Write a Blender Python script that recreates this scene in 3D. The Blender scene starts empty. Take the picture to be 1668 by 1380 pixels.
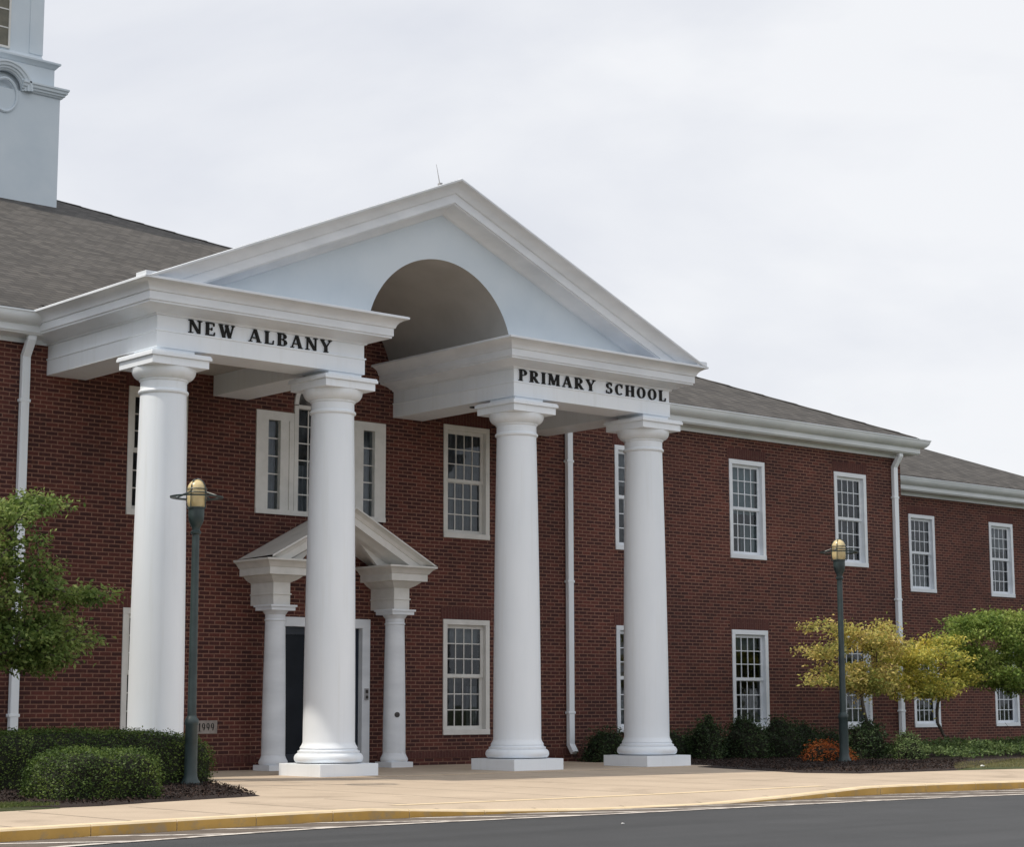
import bpy, math, random
import numpy as np
from mathutils import Vector, Matrix

C = bpy.context.scene.collection
scene = bpy.context.scene
R = math.radians

# ------------------------------------------------------------------ camera
cam_d = bpy.data.cameras.new("camera")
cam_d.sensor_width = 36
cam_d.lens = 36 * 3132.26 / 1668
cam_d.clip_start = 0.1
cam_d.clip_end = 3000
cam = bpy.data.objects.new("camera", cam_d)
C.objects.link(cam)
yaw, pitch, roll = R(-41.28925), R(8.36613), R(-0.11585)
fw = Vector((-math.sin(yaw) * math.cos(pitch), math.cos(yaw) * math.cos(pitch), math.sin(pitch)))
rt = Vector((math.cos(yaw), math.sin(yaw), 0))
up = rt.cross(fw)
r2 = rt * math.cos(roll) + up * math.sin(roll)
u2 = -rt * math.sin(roll) + up * math.cos(roll)
cam.matrix_world = Matrix(((r2.x, u2.x, -fw.x, -23.1833), (r2.y, u2.y, -fw.y, -28.8666), (r2.z, u2.z, -fw.z, 1.2534), (0, 0, 0, 1)))
scene.camera = cam

# ------------------------------------------------------------------ light
SUN = Vector((-0.575, 0.27, 1.0)).normalized()      # direction towards the sun
world = bpy.data.worlds.new("World")
scene.world = world
world.use_nodes = True
wn, wl = world.node_tree.nodes, world.node_tree.links
wn.clear()
wo = wn.new("ShaderNodeOutputWorld")
mixs = wn.new("ShaderNodeMixShader")
sky = wn.new("ShaderNodeTexSky"); sky.sky_type = 'NISHITA'; sky.sun_disc = False
sky.sun_elevation = math.asin(SUN.z); sky.sun_rotation = math.atan2(SUN.x, SUN.y) % (2 * math.pi)
b1 = wn.new("ShaderNodeBackground"); b1.inputs[1].default_value = 0.1
wl.new(sky.outputs[0], b1.inputs[0])
tc = wn.new("ShaderNodeTexCoord")
mp = wn.new("ShaderNodeMapping"); mp.inputs['Scale'].default_value = (1, 1, 2.2)
wl.new(tc.outputs['Generated'], mp.inputs[0])
nz = wn.new("ShaderNodeTexNoise"); nz.inputs['Scale'].default_value = 4.2; nz.inputs['Detail'].default_value = 6; nz.inputs['Roughness'].default_value = 0.5
nz.inputs['Distortion'].default_value = 0.3
wl.new(mp.outputs[0], nz.inputs['Vector'])
cr = wn.new("ShaderNodeValToRGB")
cr.color_ramp.elements[0].position = 0.33; cr.color_ramp.elements[0].color = (0.69, 0.71, 0.765, 1)
cr.color_ramp.elements[1].position = 0.60; cr.color_ramp.elements[1].color = (0.825, 0.835, 0.86, 1)
wl.new(nz.outputs[0], cr.inputs[0])
b2 = wn.new("ShaderNodeBackground"); b2.inputs[1].default_value = 1.0
wl.new(cr.outputs[0], b2.inputs[0])
mixs.inputs[0].default_value = 0.94
wl.new(b1.outputs[0], mixs.inputs[1]); wl.new(b2.outputs[0], mixs.inputs[2])
wl.new(mixs.outputs[0], wo.inputs[0])

sd = bpy.data.lights.new("sun", 'SUN'); sd.energy = 2.85; sd.angle = R(1.2); sd.color = (1.0, 0.92, 0.80)
so = bpy.data.objects.new("sun", sd); C.objects.link(so)
so.rotation_euler = (-SUN).to_track_quat('-Z', 'Y').to_euler()
so.location = (-20, 10, 40)

scene.view_settings.view_transform = 'Standard'
scene.view_settings.look = 'None'
scene.view_settings.exposure = 0.18
scene.view_settings.gamma = 1

# ------------------------------------------------------------------ materials
def mat(name):
    m = bpy.data.materials.new(name); m.use_nodes = True
    n = m.node_tree.nodes; l = m.node_tree.links
    return m, n, l, n['Principled BSDF']

def ramp(n, l, src, stops):
    r = n.new("ShaderNodeValToRGB")
    e = r.color_ramp.elements
    e[0].position, e[0].color = stops[0][0], (*stops[0][1], 1)
    e[1].position, e[1].color = stops[-1][0], (*stops[-1][1], 1)
    for p, c in stops[1:-1]:
        q = e.new(p); q.color = (*c, 1)
    l.new(src, r.inputs[0])
    return r.outputs[0]

def noise(n, l, vec, scale, detail=4, rough=0.55, dist=0.0):
    t = n.new("ShaderNodeTexNoise")
    t.inputs['Scale'].default_value = scale; t.inputs['Detail'].default_value = detail
    t.inputs['Roughness'].default_value = rough; t.inputs['Distortion'].default_value = dist
    if vec is not None: l.new(vec, t.inputs['Vector'])
    return t.outputs[0]

def mixc(n, l, fac, a, b, mode='MIX'):
    m = n.new("ShaderNodeMix"); m.data_type = 'RGBA'; m.blend_type = mode
    for s, v in ((0, fac), (6, a), (7, b)):
        if isinstance(v, (int, float)): m.inputs[s].default_value = v
        elif isinstance(v, tuple): m.inputs[s].default_value = (*v, 1)
        else: l.new(v, m.inputs[s])
    return m.outputs[2]

def bump(n, l, h, strength, dist, bsdf):
    b = n.new("ShaderNodeBump"); b.inputs['Strength'].default_value = strength; b.inputs['Distance'].default_value = dist
    l.new(h, b.inputs['Height']); l.new(b.outputs[0], bsdf.inputs['Normal'])

def pos(n):
    return n.new("ShaderNodeNewGeometry").outputs['Position']

def noisy(name, stops, scale, rough=0.8, bs=0.2, bscale=60, bd=0.004, detail=5, stretch=None, fine=None):
    m, n, l, b = mat(name)
    p = pos(n)
    if stretch:
        mp = n.new("ShaderNodeMapping"); mp.inputs['Scale'].default_value = stretch; l.new(p, mp.inputs[0]); pv = mp.outputs[0]
    else: pv = p
    c = ramp(n, l, noise(n, l, pv, scale, detail), stops)
    if fine:
        f = ramp(n, l, noise(n, l, p, fine[0], 3, .7), [(0.3, (fine[1],) * 3), (0.7, (1.0,) * 3)])
        c = mixc(n, l, 1.0, c, f, 'MULTIPLY')
    l.new(c, b.inputs['Base Color'])
    b.inputs['Roughness'].default_value = rough
    if bs: bump(n, l, noise(n, l, p, bscale, 4), bs, bd, b)
    return m

M = {}
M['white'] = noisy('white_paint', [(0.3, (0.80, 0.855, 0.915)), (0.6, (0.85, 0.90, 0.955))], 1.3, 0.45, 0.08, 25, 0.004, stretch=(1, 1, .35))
m = M['white']; n = m.node_tree.nodes; l = m.node_tree.links; b = n['Principled BSDF']; src = b.inputs['Base Color'].links[0].from_socket
mpw = n.new("ShaderNodeMapping"); mpw.inputs['Scale'].default_value = (7, 7, .35); l.new(pos(n), mpw.inputs[0])
l.new(mixc(n, l, 1.0, src, ramp(n, l, noise(n, l, mpw.outputs[0], 1, 6, .65), [(0.28, (.95, .945, .93)), (0.48, (1, 1, 1))]), 'MULTIPLY'), b.inputs['Base Color'])
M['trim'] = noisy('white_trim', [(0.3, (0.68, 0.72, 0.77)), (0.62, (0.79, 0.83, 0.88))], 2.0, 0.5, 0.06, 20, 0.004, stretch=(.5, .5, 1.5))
M['cream'] = noisy('cream_window_trim', [(0.3, (0.62, 0.62, 0.59)), (0.6, (0.72, 0.715, 0.69))], 3.0, 0.5, 0.05, 20)
M['soffit'] = noisy('soffit_shaded_white', [(0.3, (0.40, 0.39, 0.37)), (0.6, (0.47, 0.46, 0.44))], 1.2, 0.6, 0.05, 20)  # white paint of vault and ceilings, greyed for the shade in there
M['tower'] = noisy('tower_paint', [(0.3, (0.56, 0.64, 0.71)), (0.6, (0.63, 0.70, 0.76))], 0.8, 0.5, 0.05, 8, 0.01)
M['gutter'] = noisy('gutter_metal', [(0.3, (0.64, 0.68, 0.71)), (0.6, (0.76, 0.80, 0.83))], 1.5, 0.35, 0.06, 9, 0.01, stretch=(.6, .6, 2))
M['green_metal'] = noisy('green_metal', [(0.3, (0.022, 0.037, 0.039)), (0.65, (0.038, 0.060, 0.062))], 5, 0.42, 0.1, 30)
M['black'] = noisy('black_letter', [(0.3, (0.004, 0.004, 0.004)), (0.7, (0.009, 0.009, 0.010))], 5, 0.8, 0)
M['dark'] = noisy('dark_interior', [(0.38, (0.014, 0.015, 0.017)), (0.52, (0.045, 0.045, 0.045)), (0.68, (0.17, 0.165, 0.155))], 2.4, 0.9, 0, detail=3)
M['curtain_or_reflection'] = noisy('curtain_cloth', [(0.3, (0.17, 0.18, 0.19)), (0.7, (0.28, 0.29, 0.31))], 4, 0.9, 0)
M['pane_reflection'] = noisy('pane_reflection_tint', [(0.3, (0.20, 0.28, 0.29)), (0.7, (0.33, 0.40, 0.42))], 3, 0.9, 0)  # greenish-blue pane reflection, painted as a sheet behind the glass
M['stone'] = noisy('date_stone', [(0.3, (0.25, 0.22, 0.20)), (0.7, (0.36, 0.32, 0.29))], 9, 0.85, 0.3, 90)
M['door'] = noisy('dark_door', [(0.3, (0.010, 0.016, 0.028)), (0.7, (0.016, 0.024, 0.04))], 2, 0.3, 0)
M['bark'] = noisy('bark', [(0.3, (0.035, 0.028, 0.022)), (0.7, (0.11, 0.09, 0.075))], 14, 0.9, 0.6, 40, 0.01)
M['mulch'] = noisy('mulch', [(0.35, (0.010, 0.006, 0.005)), (0.65, (0.036, 0.019, 0.015))], 38, 0.95, 1.0, 45, 0.03, detail=6)
M['lawn'] = noisy('lawn', [(0.3, (0.040, 0.068, 0.018)), (0.7, (0.105, 0.115, 0.045))], 3, 0.95, 0.8, 70, 0.02, fine=(60, .55))
m, n, l, b = mat('concrete'); p = pos(n)
c = ramp(n, l, noise(n, l, p, .9, 5), [(0.25, (0.455, 0.365, 0.275)), (0.75, (0.56, 0.455, 0.345))])
c = mixc(n, l, 1.0, c, ramp(n, l, noise(n, l, p, .55, 6, .65, .6), [(0.30, (.74, .73, .72)), (0.46, (1,) * 3)]), 'MULTIPLY')
c = mixc(n, l, 1.0, c, ramp(n, l, noise(n, l, p, 45, 3, .7), [(0.3, (.86,) * 3), (0.7, (1.05,) * 3)]), 'MULTIPLY')
l.new(c, b.inputs['Base Color']); b.inputs['Roughness'].default_value = .92; bump(n, l, noise(n, l, p, 120), .25, .003, b); M['concrete'] = m
M['kerbtop'] = noisy('kerb_concrete', [(0.3, (0.62, 0.49, 0.31)), (0.7, (0.76, 0.62, 0.42))], 3, 0.9, 0.2, 90, 0.003)
M['gutterpan'] = noisy('gutter_pan', [(0.3, (0.105, 0.085, 0.07)), (0.7, (0.19, 0.155, 0.125))], 2.2, 0.9, 0.3, 120, 0.003, fine=(50, .7))
M['line'] = noisy('road_paint', [(0.38, (0.26, 0.23, 0.21)), (0.52, (0.62, 0.57, 0.52))], 5, 0.8, 0.1, 90, detail=8)
m, n, l, b = mat('asphalt'); p = pos(n)
mpg = n.new("ShaderNodeMapping"); mpg.inputs['Scale'].default_value = (.12, 1.6, 1); mpg.inputs['Rotation'].default_value = (0, 0, .05); l.new(p, mpg.inputs[0])
c = ramp(n, l, noise(n, l, mpg.outputs[0], 1.0, 5), [(0.3, (0.034, 0.036, 0.039)), (0.7, (0.050, 0.052, 0.056))])
c = mixc(n, l, 1.0, c, ramp(n, l, noise(n, l, p, 150, 3, .8), [(0.3, (.62,) * 3), (0.72, (1.25,) * 3)]), 'MULTIPLY')
c = mixc(n, l, 1.0, c, ramp(n, l, noise(n, l, p, 1.1, 5, .6), [(0.3, (.86,) * 3), (0.7, (1.1,) * 3)]), 'MULTIPLY')
l.new(c, b.inputs['Base Color']); b.inputs['Roughness'].default_value = .72; bump(n, l, noise(n, l, p, 200, 3), .5, .005, b); M['asphalt'] = m
M['metal'] = noisy('grey_metal', [(0.3, (0.3, 0.3, 0.31)), (0.7, (0.42, 0.42, 0.43))], 9, 0.35, 0)
M['button'] = noisy('dark_button', [(0.3, (0.03, 0.028, 0.028)), (0.7, (0.06, 0.055, 0.05))], 9, 0.4, 0)
M['door_glass'] = noisy('door_glass', [(0.3, (0.008, 0.011, 0.016)), (0.7, (0.014, 0.018, 0.026))], 2, 0.25, 0)
M['door_glass'].node_tree.nodes['Principled BSDF'].inputs['Specular IOR Level'].default_value = .18
M['paper'] = noisy('paper', [(0.3, (0.75, 0.75, 0.72)), (0.7, (0.85, 0.85, 0.82))], 9, 0.8, 0)

# yellow kerb paint, worn
m, n, l, b = mat('kerb_yellow')
p = pos(n)
w = ramp(n, l, noise(n, l, p, 4, 8, .7), [(0.50, (0, 0, 0)), (0.66, (.8, .8, .8))])
y = ramp(n, l, noise(n, l, p, 1.2), [(0.3, (0.46, 0.27, 0.06)), (0.7, (0.66, 0.41, 0.12))])
l.new(mixc(n, l, w, y, (0.36, 0.28, 0.18)), b.inputs['Base Color']); b.inputs['Roughness'].default_value = .85
bump(n, l, noise(n, l, p, 70), .3, .004, b)
M['yellow'] = m

# bricks: bond laid on the wall's own plane
def brick_mat(name, soldier=False):
    m, n, l, b = mat(name)
    g = n.new("ShaderNodeNewGeometry")
    sp = n.new("ShaderNodeSeparateXYZ"); l.new(g.outputs['Position'], sp.inputs[0])
    sn = n.new("ShaderNodeSeparateXYZ"); l.new(g.outputs['True Normal'], sn.inputs[0])
    ax = n.new("ShaderNodeMath"); ax.operation = 'ABSOLUTE'; l.new(sn.outputs[0], ax.inputs[0])
    gt = n.new("ShaderNodeMath"); gt.operation = 'GREATER_THAN'; gt.inputs[1].default_value = .5; l.new(ax.outputs[0], gt.inputs[0])
    mx = n.new("ShaderNodeMix"); l.new(gt.outputs[0], mx.inputs[0]); l.new(sp.outputs[0], mx.inputs[2]); l.new(sp.outputs[1], mx.inputs[3])
    cb = n.new("ShaderNodeCombineXYZ")
    if soldier:
        l.new(sp.outputs[2], cb.inputs[0]); l.new(mx.outputs[0], cb.inputs[1])
    else:
        l.new(mx.outputs[0], cb.inputs[0]); l.new(sp.outputs[2], cb.inputs[1])
    wob = n.new("ShaderNodeTexNoise"); wob.inputs['Scale'].default_value = 3; l.new(cb.outputs[0], wob.inputs['Vector'])
    va = n.new("ShaderNodeVectorMath"); va.operation = 'MULTIPLY_ADD'; va.inputs[1].default_value = (.012, .008, 0)
    l.new(wob.outputs['Color'], va.inputs[0]); l.new(cb.outputs[0], va.inputs[2])
    br = n.new("ShaderNodeTexBrick")
    br.inputs['Scale'].default_value = 1.0
    br.inputs['Brick Width'].default_value = .252 if not soldier else .6; br.inputs['Row Height'].default_value = .0815
    br.inputs['Mortar Size'].default_value = .0115; br.inputs['Mortar Smooth'].default_value = .25
    br.inputs['Color1'].default_value = (0.054, 0.017, 0.016, 1) if not soldier else (0.088, 0.028, 0.025, 1); br.inputs['Color2'].default_value = (0.145, 0.042, 0.031, 1) if not soldier else (0.115, 0.036, 0.030, 1)
    br.inputs['Mortar'].default_value = (0.245, 0.130, 0.095, 1) if not soldier else (0.13, 0.06, 0.046, 1); br.inputs['Bias'].default_value = -0.25
    br.offset = 0.5
    l.new(va.outputs[0], br.inputs['Vector'])
    big = ramp(n, l, noise(n, l, g.outputs['Position'], .7, 5), [(0.25, (.70, .68, .68)), (0.75, (1.18, 1.14, 1.10))])
    fin = ramp(n, l, noise(n, l, g.outputs['Position'], 30, 3, .7), [(0.3, (.75, .75, .75)), (0.7, (1.2, 1.2, 1.2))])
    c = mixc(n, l, 1.0, br.outputs[0], big, 'MULTIPLY'); c = mixc(n, l, 1.0, c, fin, 'MULTIPLY')
    # a band of orange-brown scatter
    sc = ramp(n, l, noise(n, l, g.outputs['Position'], 6, 2), [(0.6, (0, 0, 0)), (0.75, (.35, .35, .35))])
    c = mixc(n, l, sc, c, (0.17, 0.065, 0.038))
    l.new(c, b.inputs['Base Color']); b.inputs['Roughness'].default_value = .9
    inv = n.new("ShaderNodeMath"); inv.operation = 'SUBTRACT'; inv.inputs[0].default_value = 1; l.new(br.outputs['Fac'], inv.inputs[1])
    bump(n, l, inv.outputs[0], .7, .012, b)
    return m
M['brick'] = brick_mat('brick'); M['soldier'] = brick_mat('soldier_brick', True)

# shingles: rows follow z, tabs follow the horizontal run
def shingle(name, c1, c2, mort, rise=0.065):
    m, n, l, b = mat(name)
    g = n.new("ShaderNodeNewGeometry")
    sp = n.new("ShaderNodeSeparateXYZ"); l.new(g.outputs['Position'], sp.inputs[0])
    sn = n.new("ShaderNodeSeparateXYZ"); l.new(g.outputs['True Normal'], sn.inputs[0])
    ax = n.new("ShaderNodeMath"); ax.operation = 'ABSOLUTE'; l.new(sn.outputs[0], ax.inputs[0])
    ay = n.new("ShaderNodeMath"); ay.operation = 'ABSOLUTE'; l.new(sn.outputs[1], ay.inputs[0])
    gt = n.new("ShaderNodeMath"); gt.operation = 'GREATER_THAN'; l.new(ax.outputs[0], gt.inputs[0]); l.new(ay.outputs[0], gt.inputs[1])
    mx = n.new("ShaderNodeMix"); l.new(gt.outputs[0], mx.inputs[0]); l.new(sp.outputs[0], mx.inputs[2]); l.new(sp.outputs[1], mx.inputs[3])
    cb = n.new("ShaderNodeCombineXYZ"); l.new(mx.outputs[0], cb.inputs[0]); l.new(sp.outputs[2], cb.inputs[1])
    br = n.new("ShaderNodeTexBrick"); br.inputs['Scale'].default_value = 1
    br.inputs['Brick Width'].default_value = .32; br.inputs['Row Height'].default_value = rise
    br.inputs['Mortar Size'].default_value = .012; br.inputs['Mortar Smooth'].default_value = .5
    br.inputs['Color1'].default_value = (*c1, 1); br.inputs['Color2'].default_value = (*c2, 1); br.inputs['Mortar'].default_value = (*mort, 1)
    l.new(cb.outputs[0], br.inputs['Vector'])
    mp = n.new("ShaderNodeMapping"); mp.inputs['Scale'].default_value = (5.5, .22, .22); l.new(g.outputs['Position'], mp.inputs[0])
    st = ramp(n, l, noise(n, l, mp.outputs[0], 1.3, 4), [(0.3, (.82, .82, .84)), (0.7, (1.12, 1.1, 1.06))])
    c = mixc(n, l, 1.0, br.outputs[0], st, 'MULTIPLY')
    mp2 = n.new("ShaderNodeMapping"); mp2.inputs['Scale'].default_value = (.8, .8, 9); l.new(g.outputs['Position'], mp2.inputs[0])
    lf = ramp(n, l, noise(n, l, mp2.outputs[0], 1.0, 3), [(0.68, (1, 1, 1)), (0.72, (.42, .42, .42))])   # lifted tabs
    c = mixc(n, l, 1.0, c, lf, 'MULTIPLY')
    l.new(c, b.inputs['Base Color']); b.inputs['Roughness'].default_value = .92
    bump(n, l, br.outputs['Fac'], -.4, .01, b)
    return m
M['shingle'] = shingle('shingles', (0.048, 0.044, 0.041), (0.096, 0.089, 0.083), (0.018, 0.017, 0.016), .10)

# glass
m, n, l, b = mat('window_glass')
n.remove(b)
out = [q for q in n if q.type == 'OUTPUT_MATERIAL'][0]
tr = n.new("ShaderNodeBsdfTransparent"); tr.inputs[0].default_value = (.72, .78, .80, 1)
gl = n.new("ShaderNodeBsdfGlossy"); gl.inputs['Roughness'].default_value = .03; gl.inputs['Color'].default_value = (.9, .95, 1, 1)
fr = n.new("ShaderNodeFresnel"); fr.inputs[0].default_value = 1.55
wv = noise(n, l, pos(n), 1.8, 2)
bp = n.new("ShaderNodeBump"); bp.inputs['Strength'].default_value = .15; bp.inputs['Distance'].default_value = .02; l.new(wv, bp.inputs['Height'])
l.new(bp.outputs[0], gl.inputs['Normal'])
ms = n.new("ShaderNodeMixShader"); l.new(fr.outputs[0], ms.inputs[0]); l.new(tr.outputs[0], ms.inputs[1]); l.new(gl.outputs[0], ms.inputs[2])
l.new(ms.outputs[0], out.inputs[0])
M['glass'] = m

# lamp globe
m, n, l, b = mat('lamp_globe')
c = ramp(n, l, noise(n, l, pos(n), 6, 3), [(0.3, (0.60, 0.47, 0.24)), (0.7, (0.74, 0.62, 0.36))])
l.new(c, b.inputs['Base Color']); b.inputs['Roughness'].default_value = .28; b.inputs['Subsurface Weight'].default_value = .3
b.inputs['Subsurface Radius'].default_value = (.05, .04, .02)
M['globe'] = m

def leaf_mat(name, stops, trans=.35, nscale=1.5):
    m, n, l, b = mat(name)
    a = n.new("ShaderNodeAttribute"); a.attribute_name = 'rnd'
    big = noise(n, l, pos(n), nscale, 2)
    ad = n.new("ShaderNodeMath"); ad.operation = 'MULTIPLY_ADD'; ad.inputs[1].default_value = .5
    l.new(a.outputs['Fac'], ad.inputs[0])
    s2 = n.new("ShaderNodeMath"); s2.operation = 'MULTIPLY_ADD'; s2.inputs[1].default_value = 1.3; s2.inputs[2].default_value = -.4
    l.new(big, s2.inputs[0]); l.new(s2.outputs[0], ad.inputs[2])
    c = ramp(n, l, ad.outputs[0], stops)
    l.new(c, b.inputs['Base Color']); b.inputs['Roughness'].default_value = .55
    b.inputs['Specular IOR Level'].default_value = .3
    t = n.new("ShaderNodeBsdfTranslucent"); l.new(c, t.inputs[0])
    ms = n.new("ShaderNodeMixShader"); ms.inputs[0].default_value = trans
    out = [q for q in n if q.type == 'OUTPUT_MATERIAL'][0]
    l.new(b.outputs[0], ms.inputs[1]); l.new(t.outputs[0], ms.inputs[2]); l.new(ms.outputs[0], out.inputs[0])
    return m
M['leaf_green'] = leaf_mat('leaf_green', [(0.1, (0.065, 0.115, 0.028)), (0.5, (0.18, 0.26, 0.065)), (0.9, (0.38, 0.44, 0.15))], .42)
M['leaf_yellow'] = leaf_mat('leaf_yellow', [(0.1, (0.22, 0.29, 0.07)), (0.45, (0.50, 0.46, 0.13)), (0.8, (0.70, 0.54, 0.18)), (1.0, (0.78, 0.58, 0.36))])
M['leaf_yellowgreen'] = leaf_mat('leaf_yellowgreen', [(0.1, (0.20, 0.27, 0.06)), (0.5, (0.52, 0.49, 0.10)), (0.9, (0.78, 0.64, 0.15))])
M['leaf_bright'] = leaf_mat('leaf_bright', [(0.1, (0.10, 0.17, 0.035)), (0.5, (0.23, 0.32, 0.065)), (0.9, (0.40, 0.44, 0.13))])
M['leaf_hedge'] = leaf_mat('leaf_hedge', [(0.1, (0.026, 0.050, 0.012)), (0.5, (0.070, 0.120, 0.024)), (0.95, (0.20, 0.27, 0.06))], .25, 2.5)
M['leaf_dark'] = leaf_mat('leaf_dark', [(0.1, (0.016, 0.034, 0.013)), (0.6, (0.040, 0.072, 0.024)), (1, (0.09, 0.135, 0.045))], .2)
M['leaf_orange'] = leaf_mat('leaf_orange', [(0.1, (0.22, 0.05, 0.015)), (0.5, (0.50, 0.13, 0.03)), (0.9, (0.70, 0.26, 0.07))], .3)
M['leaf_cover'] = leaf_mat('leaf_cover', [(0.1, (0.045, 0.080, 0.028)), (0.5, (0.105, 0.165, 0.052)), (0.9, (0.22, 0.28, 0.11))], .25, 2.5)
M['grass_dry'] = leaf_mat('grass_dry', [(0.1, (0.09, 0.10, 0.035)), (0.5, (0.20, 0.19, 0.075)), (0.9, (0.36, 0.31, 0.16))], .3)
M['grass'] = leaf_mat('grass_blade', [(0.1, (0.05, 0.085, 0.018)), (0.5, (0.10, 0.135, 0.035)), (0.9, (0.20, 0.19, 0.08))], .3)

# ------------------------------------------------------------------ mesh helper
class MB:
    def __init__(s): s.v = []; s.f = []; s.mi = []
    def add(s, vs, fs, mi=0):
        o = len(s.v); s.v += [tuple(map(float, q)) for q in vs]
        s.f += [tuple(o + i for i in f) for f in fs]; s.mi += [mi] * len(fs)
        return s
    def box(s, x0, x1, y0, y1, z0, z1, mi=0):
        vs = [(x, y, z) for z in (z0, z1) for y in (y0, y1) for x in (x0, x1)]
        return s.add(vs, [(0, 2, 3, 1), (4, 5, 7, 6), (0, 1, 5, 4), (2, 6, 7, 3), (0, 4, 6, 2), (1, 3, 7, 5)], mi)
    def lathe(s, prof, c=(0, 0), seg=48, mi=0, cap=True):
        vs = []; fs = []
        for r, z in prof:
            for i in range(seg):
                a = 2 * math.pi * i / seg; vs.append((c[0] + r * math.cos(a), c[1] + r * math.sin(a), z))
        for j in range(len(prof) - 1):
            for i in range(seg):
                k = (i + 1) % seg; fs.append((j * seg + i, j * seg + k, (j + 1) * seg + k, (j + 1) * seg + i))
        if cap:
            fs.append(tuple(reversed(range(seg)))); fs.append(tuple((len(prof) - 1) * seg + i for i in range(seg)))
        return s.add(vs, fs, mi)
    def tube(s, pts, r, seg=8, mi=0, r1=None):
        pts = [Vector(p) for p in pts]; n_ = len(pts); vs = []; fs = []
        for j, p in enumerate(pts):
            d = (pts[min(j + 1, n_ - 1)] - pts[max(j - 1, 0)]).normalized()
            a = d.cross(Vector((0, 0, 1)) if abs(d.z) < .9 else Vector((1, 0, 0))).normalized(); b_ = d.cross(a)
            rr = r if r1 is None else r + (r1 - r) * j / (n_ - 1)
            for i in range(seg):
                t = 2 * math.pi * i / seg; vs.append(p + (a * math.cos(t) + b_ * math.sin(t)) * rr)
        for j in range(n_ - 1):
            for i in range(seg):
                k = (i + 1) % seg; fs.append((j * seg + i, j * seg + k, (j + 1) * seg + k, (j + 1) * seg + i))
        fs.append(tuple(range(seg))); fs.append(tuple(reversed([(n_ - 1) * seg + i for i in range(seg)])))
        return s.add(vs, fs, mi)
    def ring(s, c, rad, r, seg=40, ts=6, mi=0, flat=1.0):
        vs = []; fs = []
        for i in range(seg):
            a = 2 * math.pi * i / seg
            for j in range(ts):
                t = 2 * math.pi * j / ts; q = rad + r * math.cos(t)
                vs.append((c[0] + q * math.cos(a), c[1] + q * math.sin(a), c[2] + r * flat * math.sin(t)))
        for i in range(seg):
            for j in range(ts):
                fs.append((i * ts + j, ((i + 1) % seg) * ts + j, ((i + 1) % seg) * ts + (j + 1) % ts, i * ts + (j + 1) % ts))
        return s.add(vs, fs, mi)
    def sweep(s, prof, path, closed=False, mi=0, caps=True):
        # profile (k outwards to the right of travel, z); path of (x, y)
        P = [Vector(p) for p in path]; n_ = len(P); vs = []; fs = []; m_ = len(prof)
        for j in range(n_):
            if closed: d0 = (P[j] - P[j - 1]).normalized(); d1 = (P[(j + 1) % n_] - P[j]).normalized()
            else:
                d0 = (P[j] - P[j - 1]).normalized() if j else None; d1 = (P[j + 1] - P[j]).normalized() if j < n_ - 1 else None
                d0 = d0 or d1; d1 = d1 or d0
            n0 = Vector((d0.y, -d0.x)); n1 = Vector((d1.y, -d1.x)); nn = (n0 + n1); nn = nn / nn.dot(n0) if nn.length > 1e-6 else n0
            for k, z in prof: vs.append((P[j].x + nn.x * k, P[j].y + nn.y * k, z))
        for j in range(n_ if closed else n_ - 1):
            j2 = (j + 1) % n_
            for i in range(m_ - 1): fs.append((j * m_ + i, j2 * m_ + i, j2 * m_ + i + 1, j * m_ + i + 1))
        if caps and not closed:
            fs.append(tuple(reversed(range(m_)))); fs.append(tuple((n_ - 1) * m_ + i for i in range(m_)))
        return s.add(vs, fs, mi)
    def prism(s, poly, y0, y1, mi=0):
        n_ = len(poly); vs = [(x, y0, z) for x, z in poly] + [(x, y1, z) for x, z in poly]
        fs = [tuple(range(n_)), tuple(reversed(range(n_, 2 * n_)))] + [(i, i + n_, (i + 1) % n_ + n_, (i + 1) % n_) for i in range(n_)]
        return s.add(vs, fs, mi)
    def build(s, name, mats, parent=None, smooth=34, bevel=0):
        me = bpy.data.meshes.new(name); me.from_pydata(s.v, [], s.f)
        if not isinstance(mats, (list, tuple)): mats = [mats]
        for q in mats: me.materials.append(q if not isinstance(q, str) else M[q])
        if len(mats) > 1: me.polygons.foreach_set('material_index', s.mi)
        me.update()
        if smooth:
            me.shade_smooth()
            try: me.set_sharp_from_angle(angle=R(smooth))
            except Exception: pass
        o = bpy.data.objects.new(name, me); C.objects.link(o)
        if parent: o.parent = parent
        if bevel:
            bv = o.modifiers.new('b', 'BEVEL'); bv.width = bevel; bv.segments = 2; bv.limit_method = 'ANGLE'; bv.angle_limit = R(40)
        return o

def tag(o, label=None, cat=None, group=None, kind=None):
    if label: o['label'] = label
    if cat: o['category'] = cat
    if group: o['group'] = group
    if kind: o['kind'] = kind
    return o
def empty(name, loc=(0, 0, 0), parent=None):
    o = bpy.data.objects.new(name, None); C.objects.link(o); o.location = loc
    o.empty_display_size = .2
    if parent: o.parent = parent
    return o
def copy_tree(o, parent=None, off=None):
    c = o.copy(); C.objects.link(c)
    if parent is not None: c.parent = parent
    if off: c.location = Vector(c.location) + Vector(off)
    for ch in list(o.children): copy_tree(ch, c)
    return c

# ------------------------------------------------------------------ measures
A_, B_ = 5.917, 2.288            # column axes at +-A_, +-B_
E_, F_, EF, W = 6.313, 1.87, 0.40, 3.52
ZA, ZM, ZF = 7.393, 7.69, 7.96
SL = 0.419                       # main roof slope
WX = 19.45                       # half length of the main front

school = tag(empty('school_building'), 'red brick two-storey school with white columned portico, pediment and tower', 'building')

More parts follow.
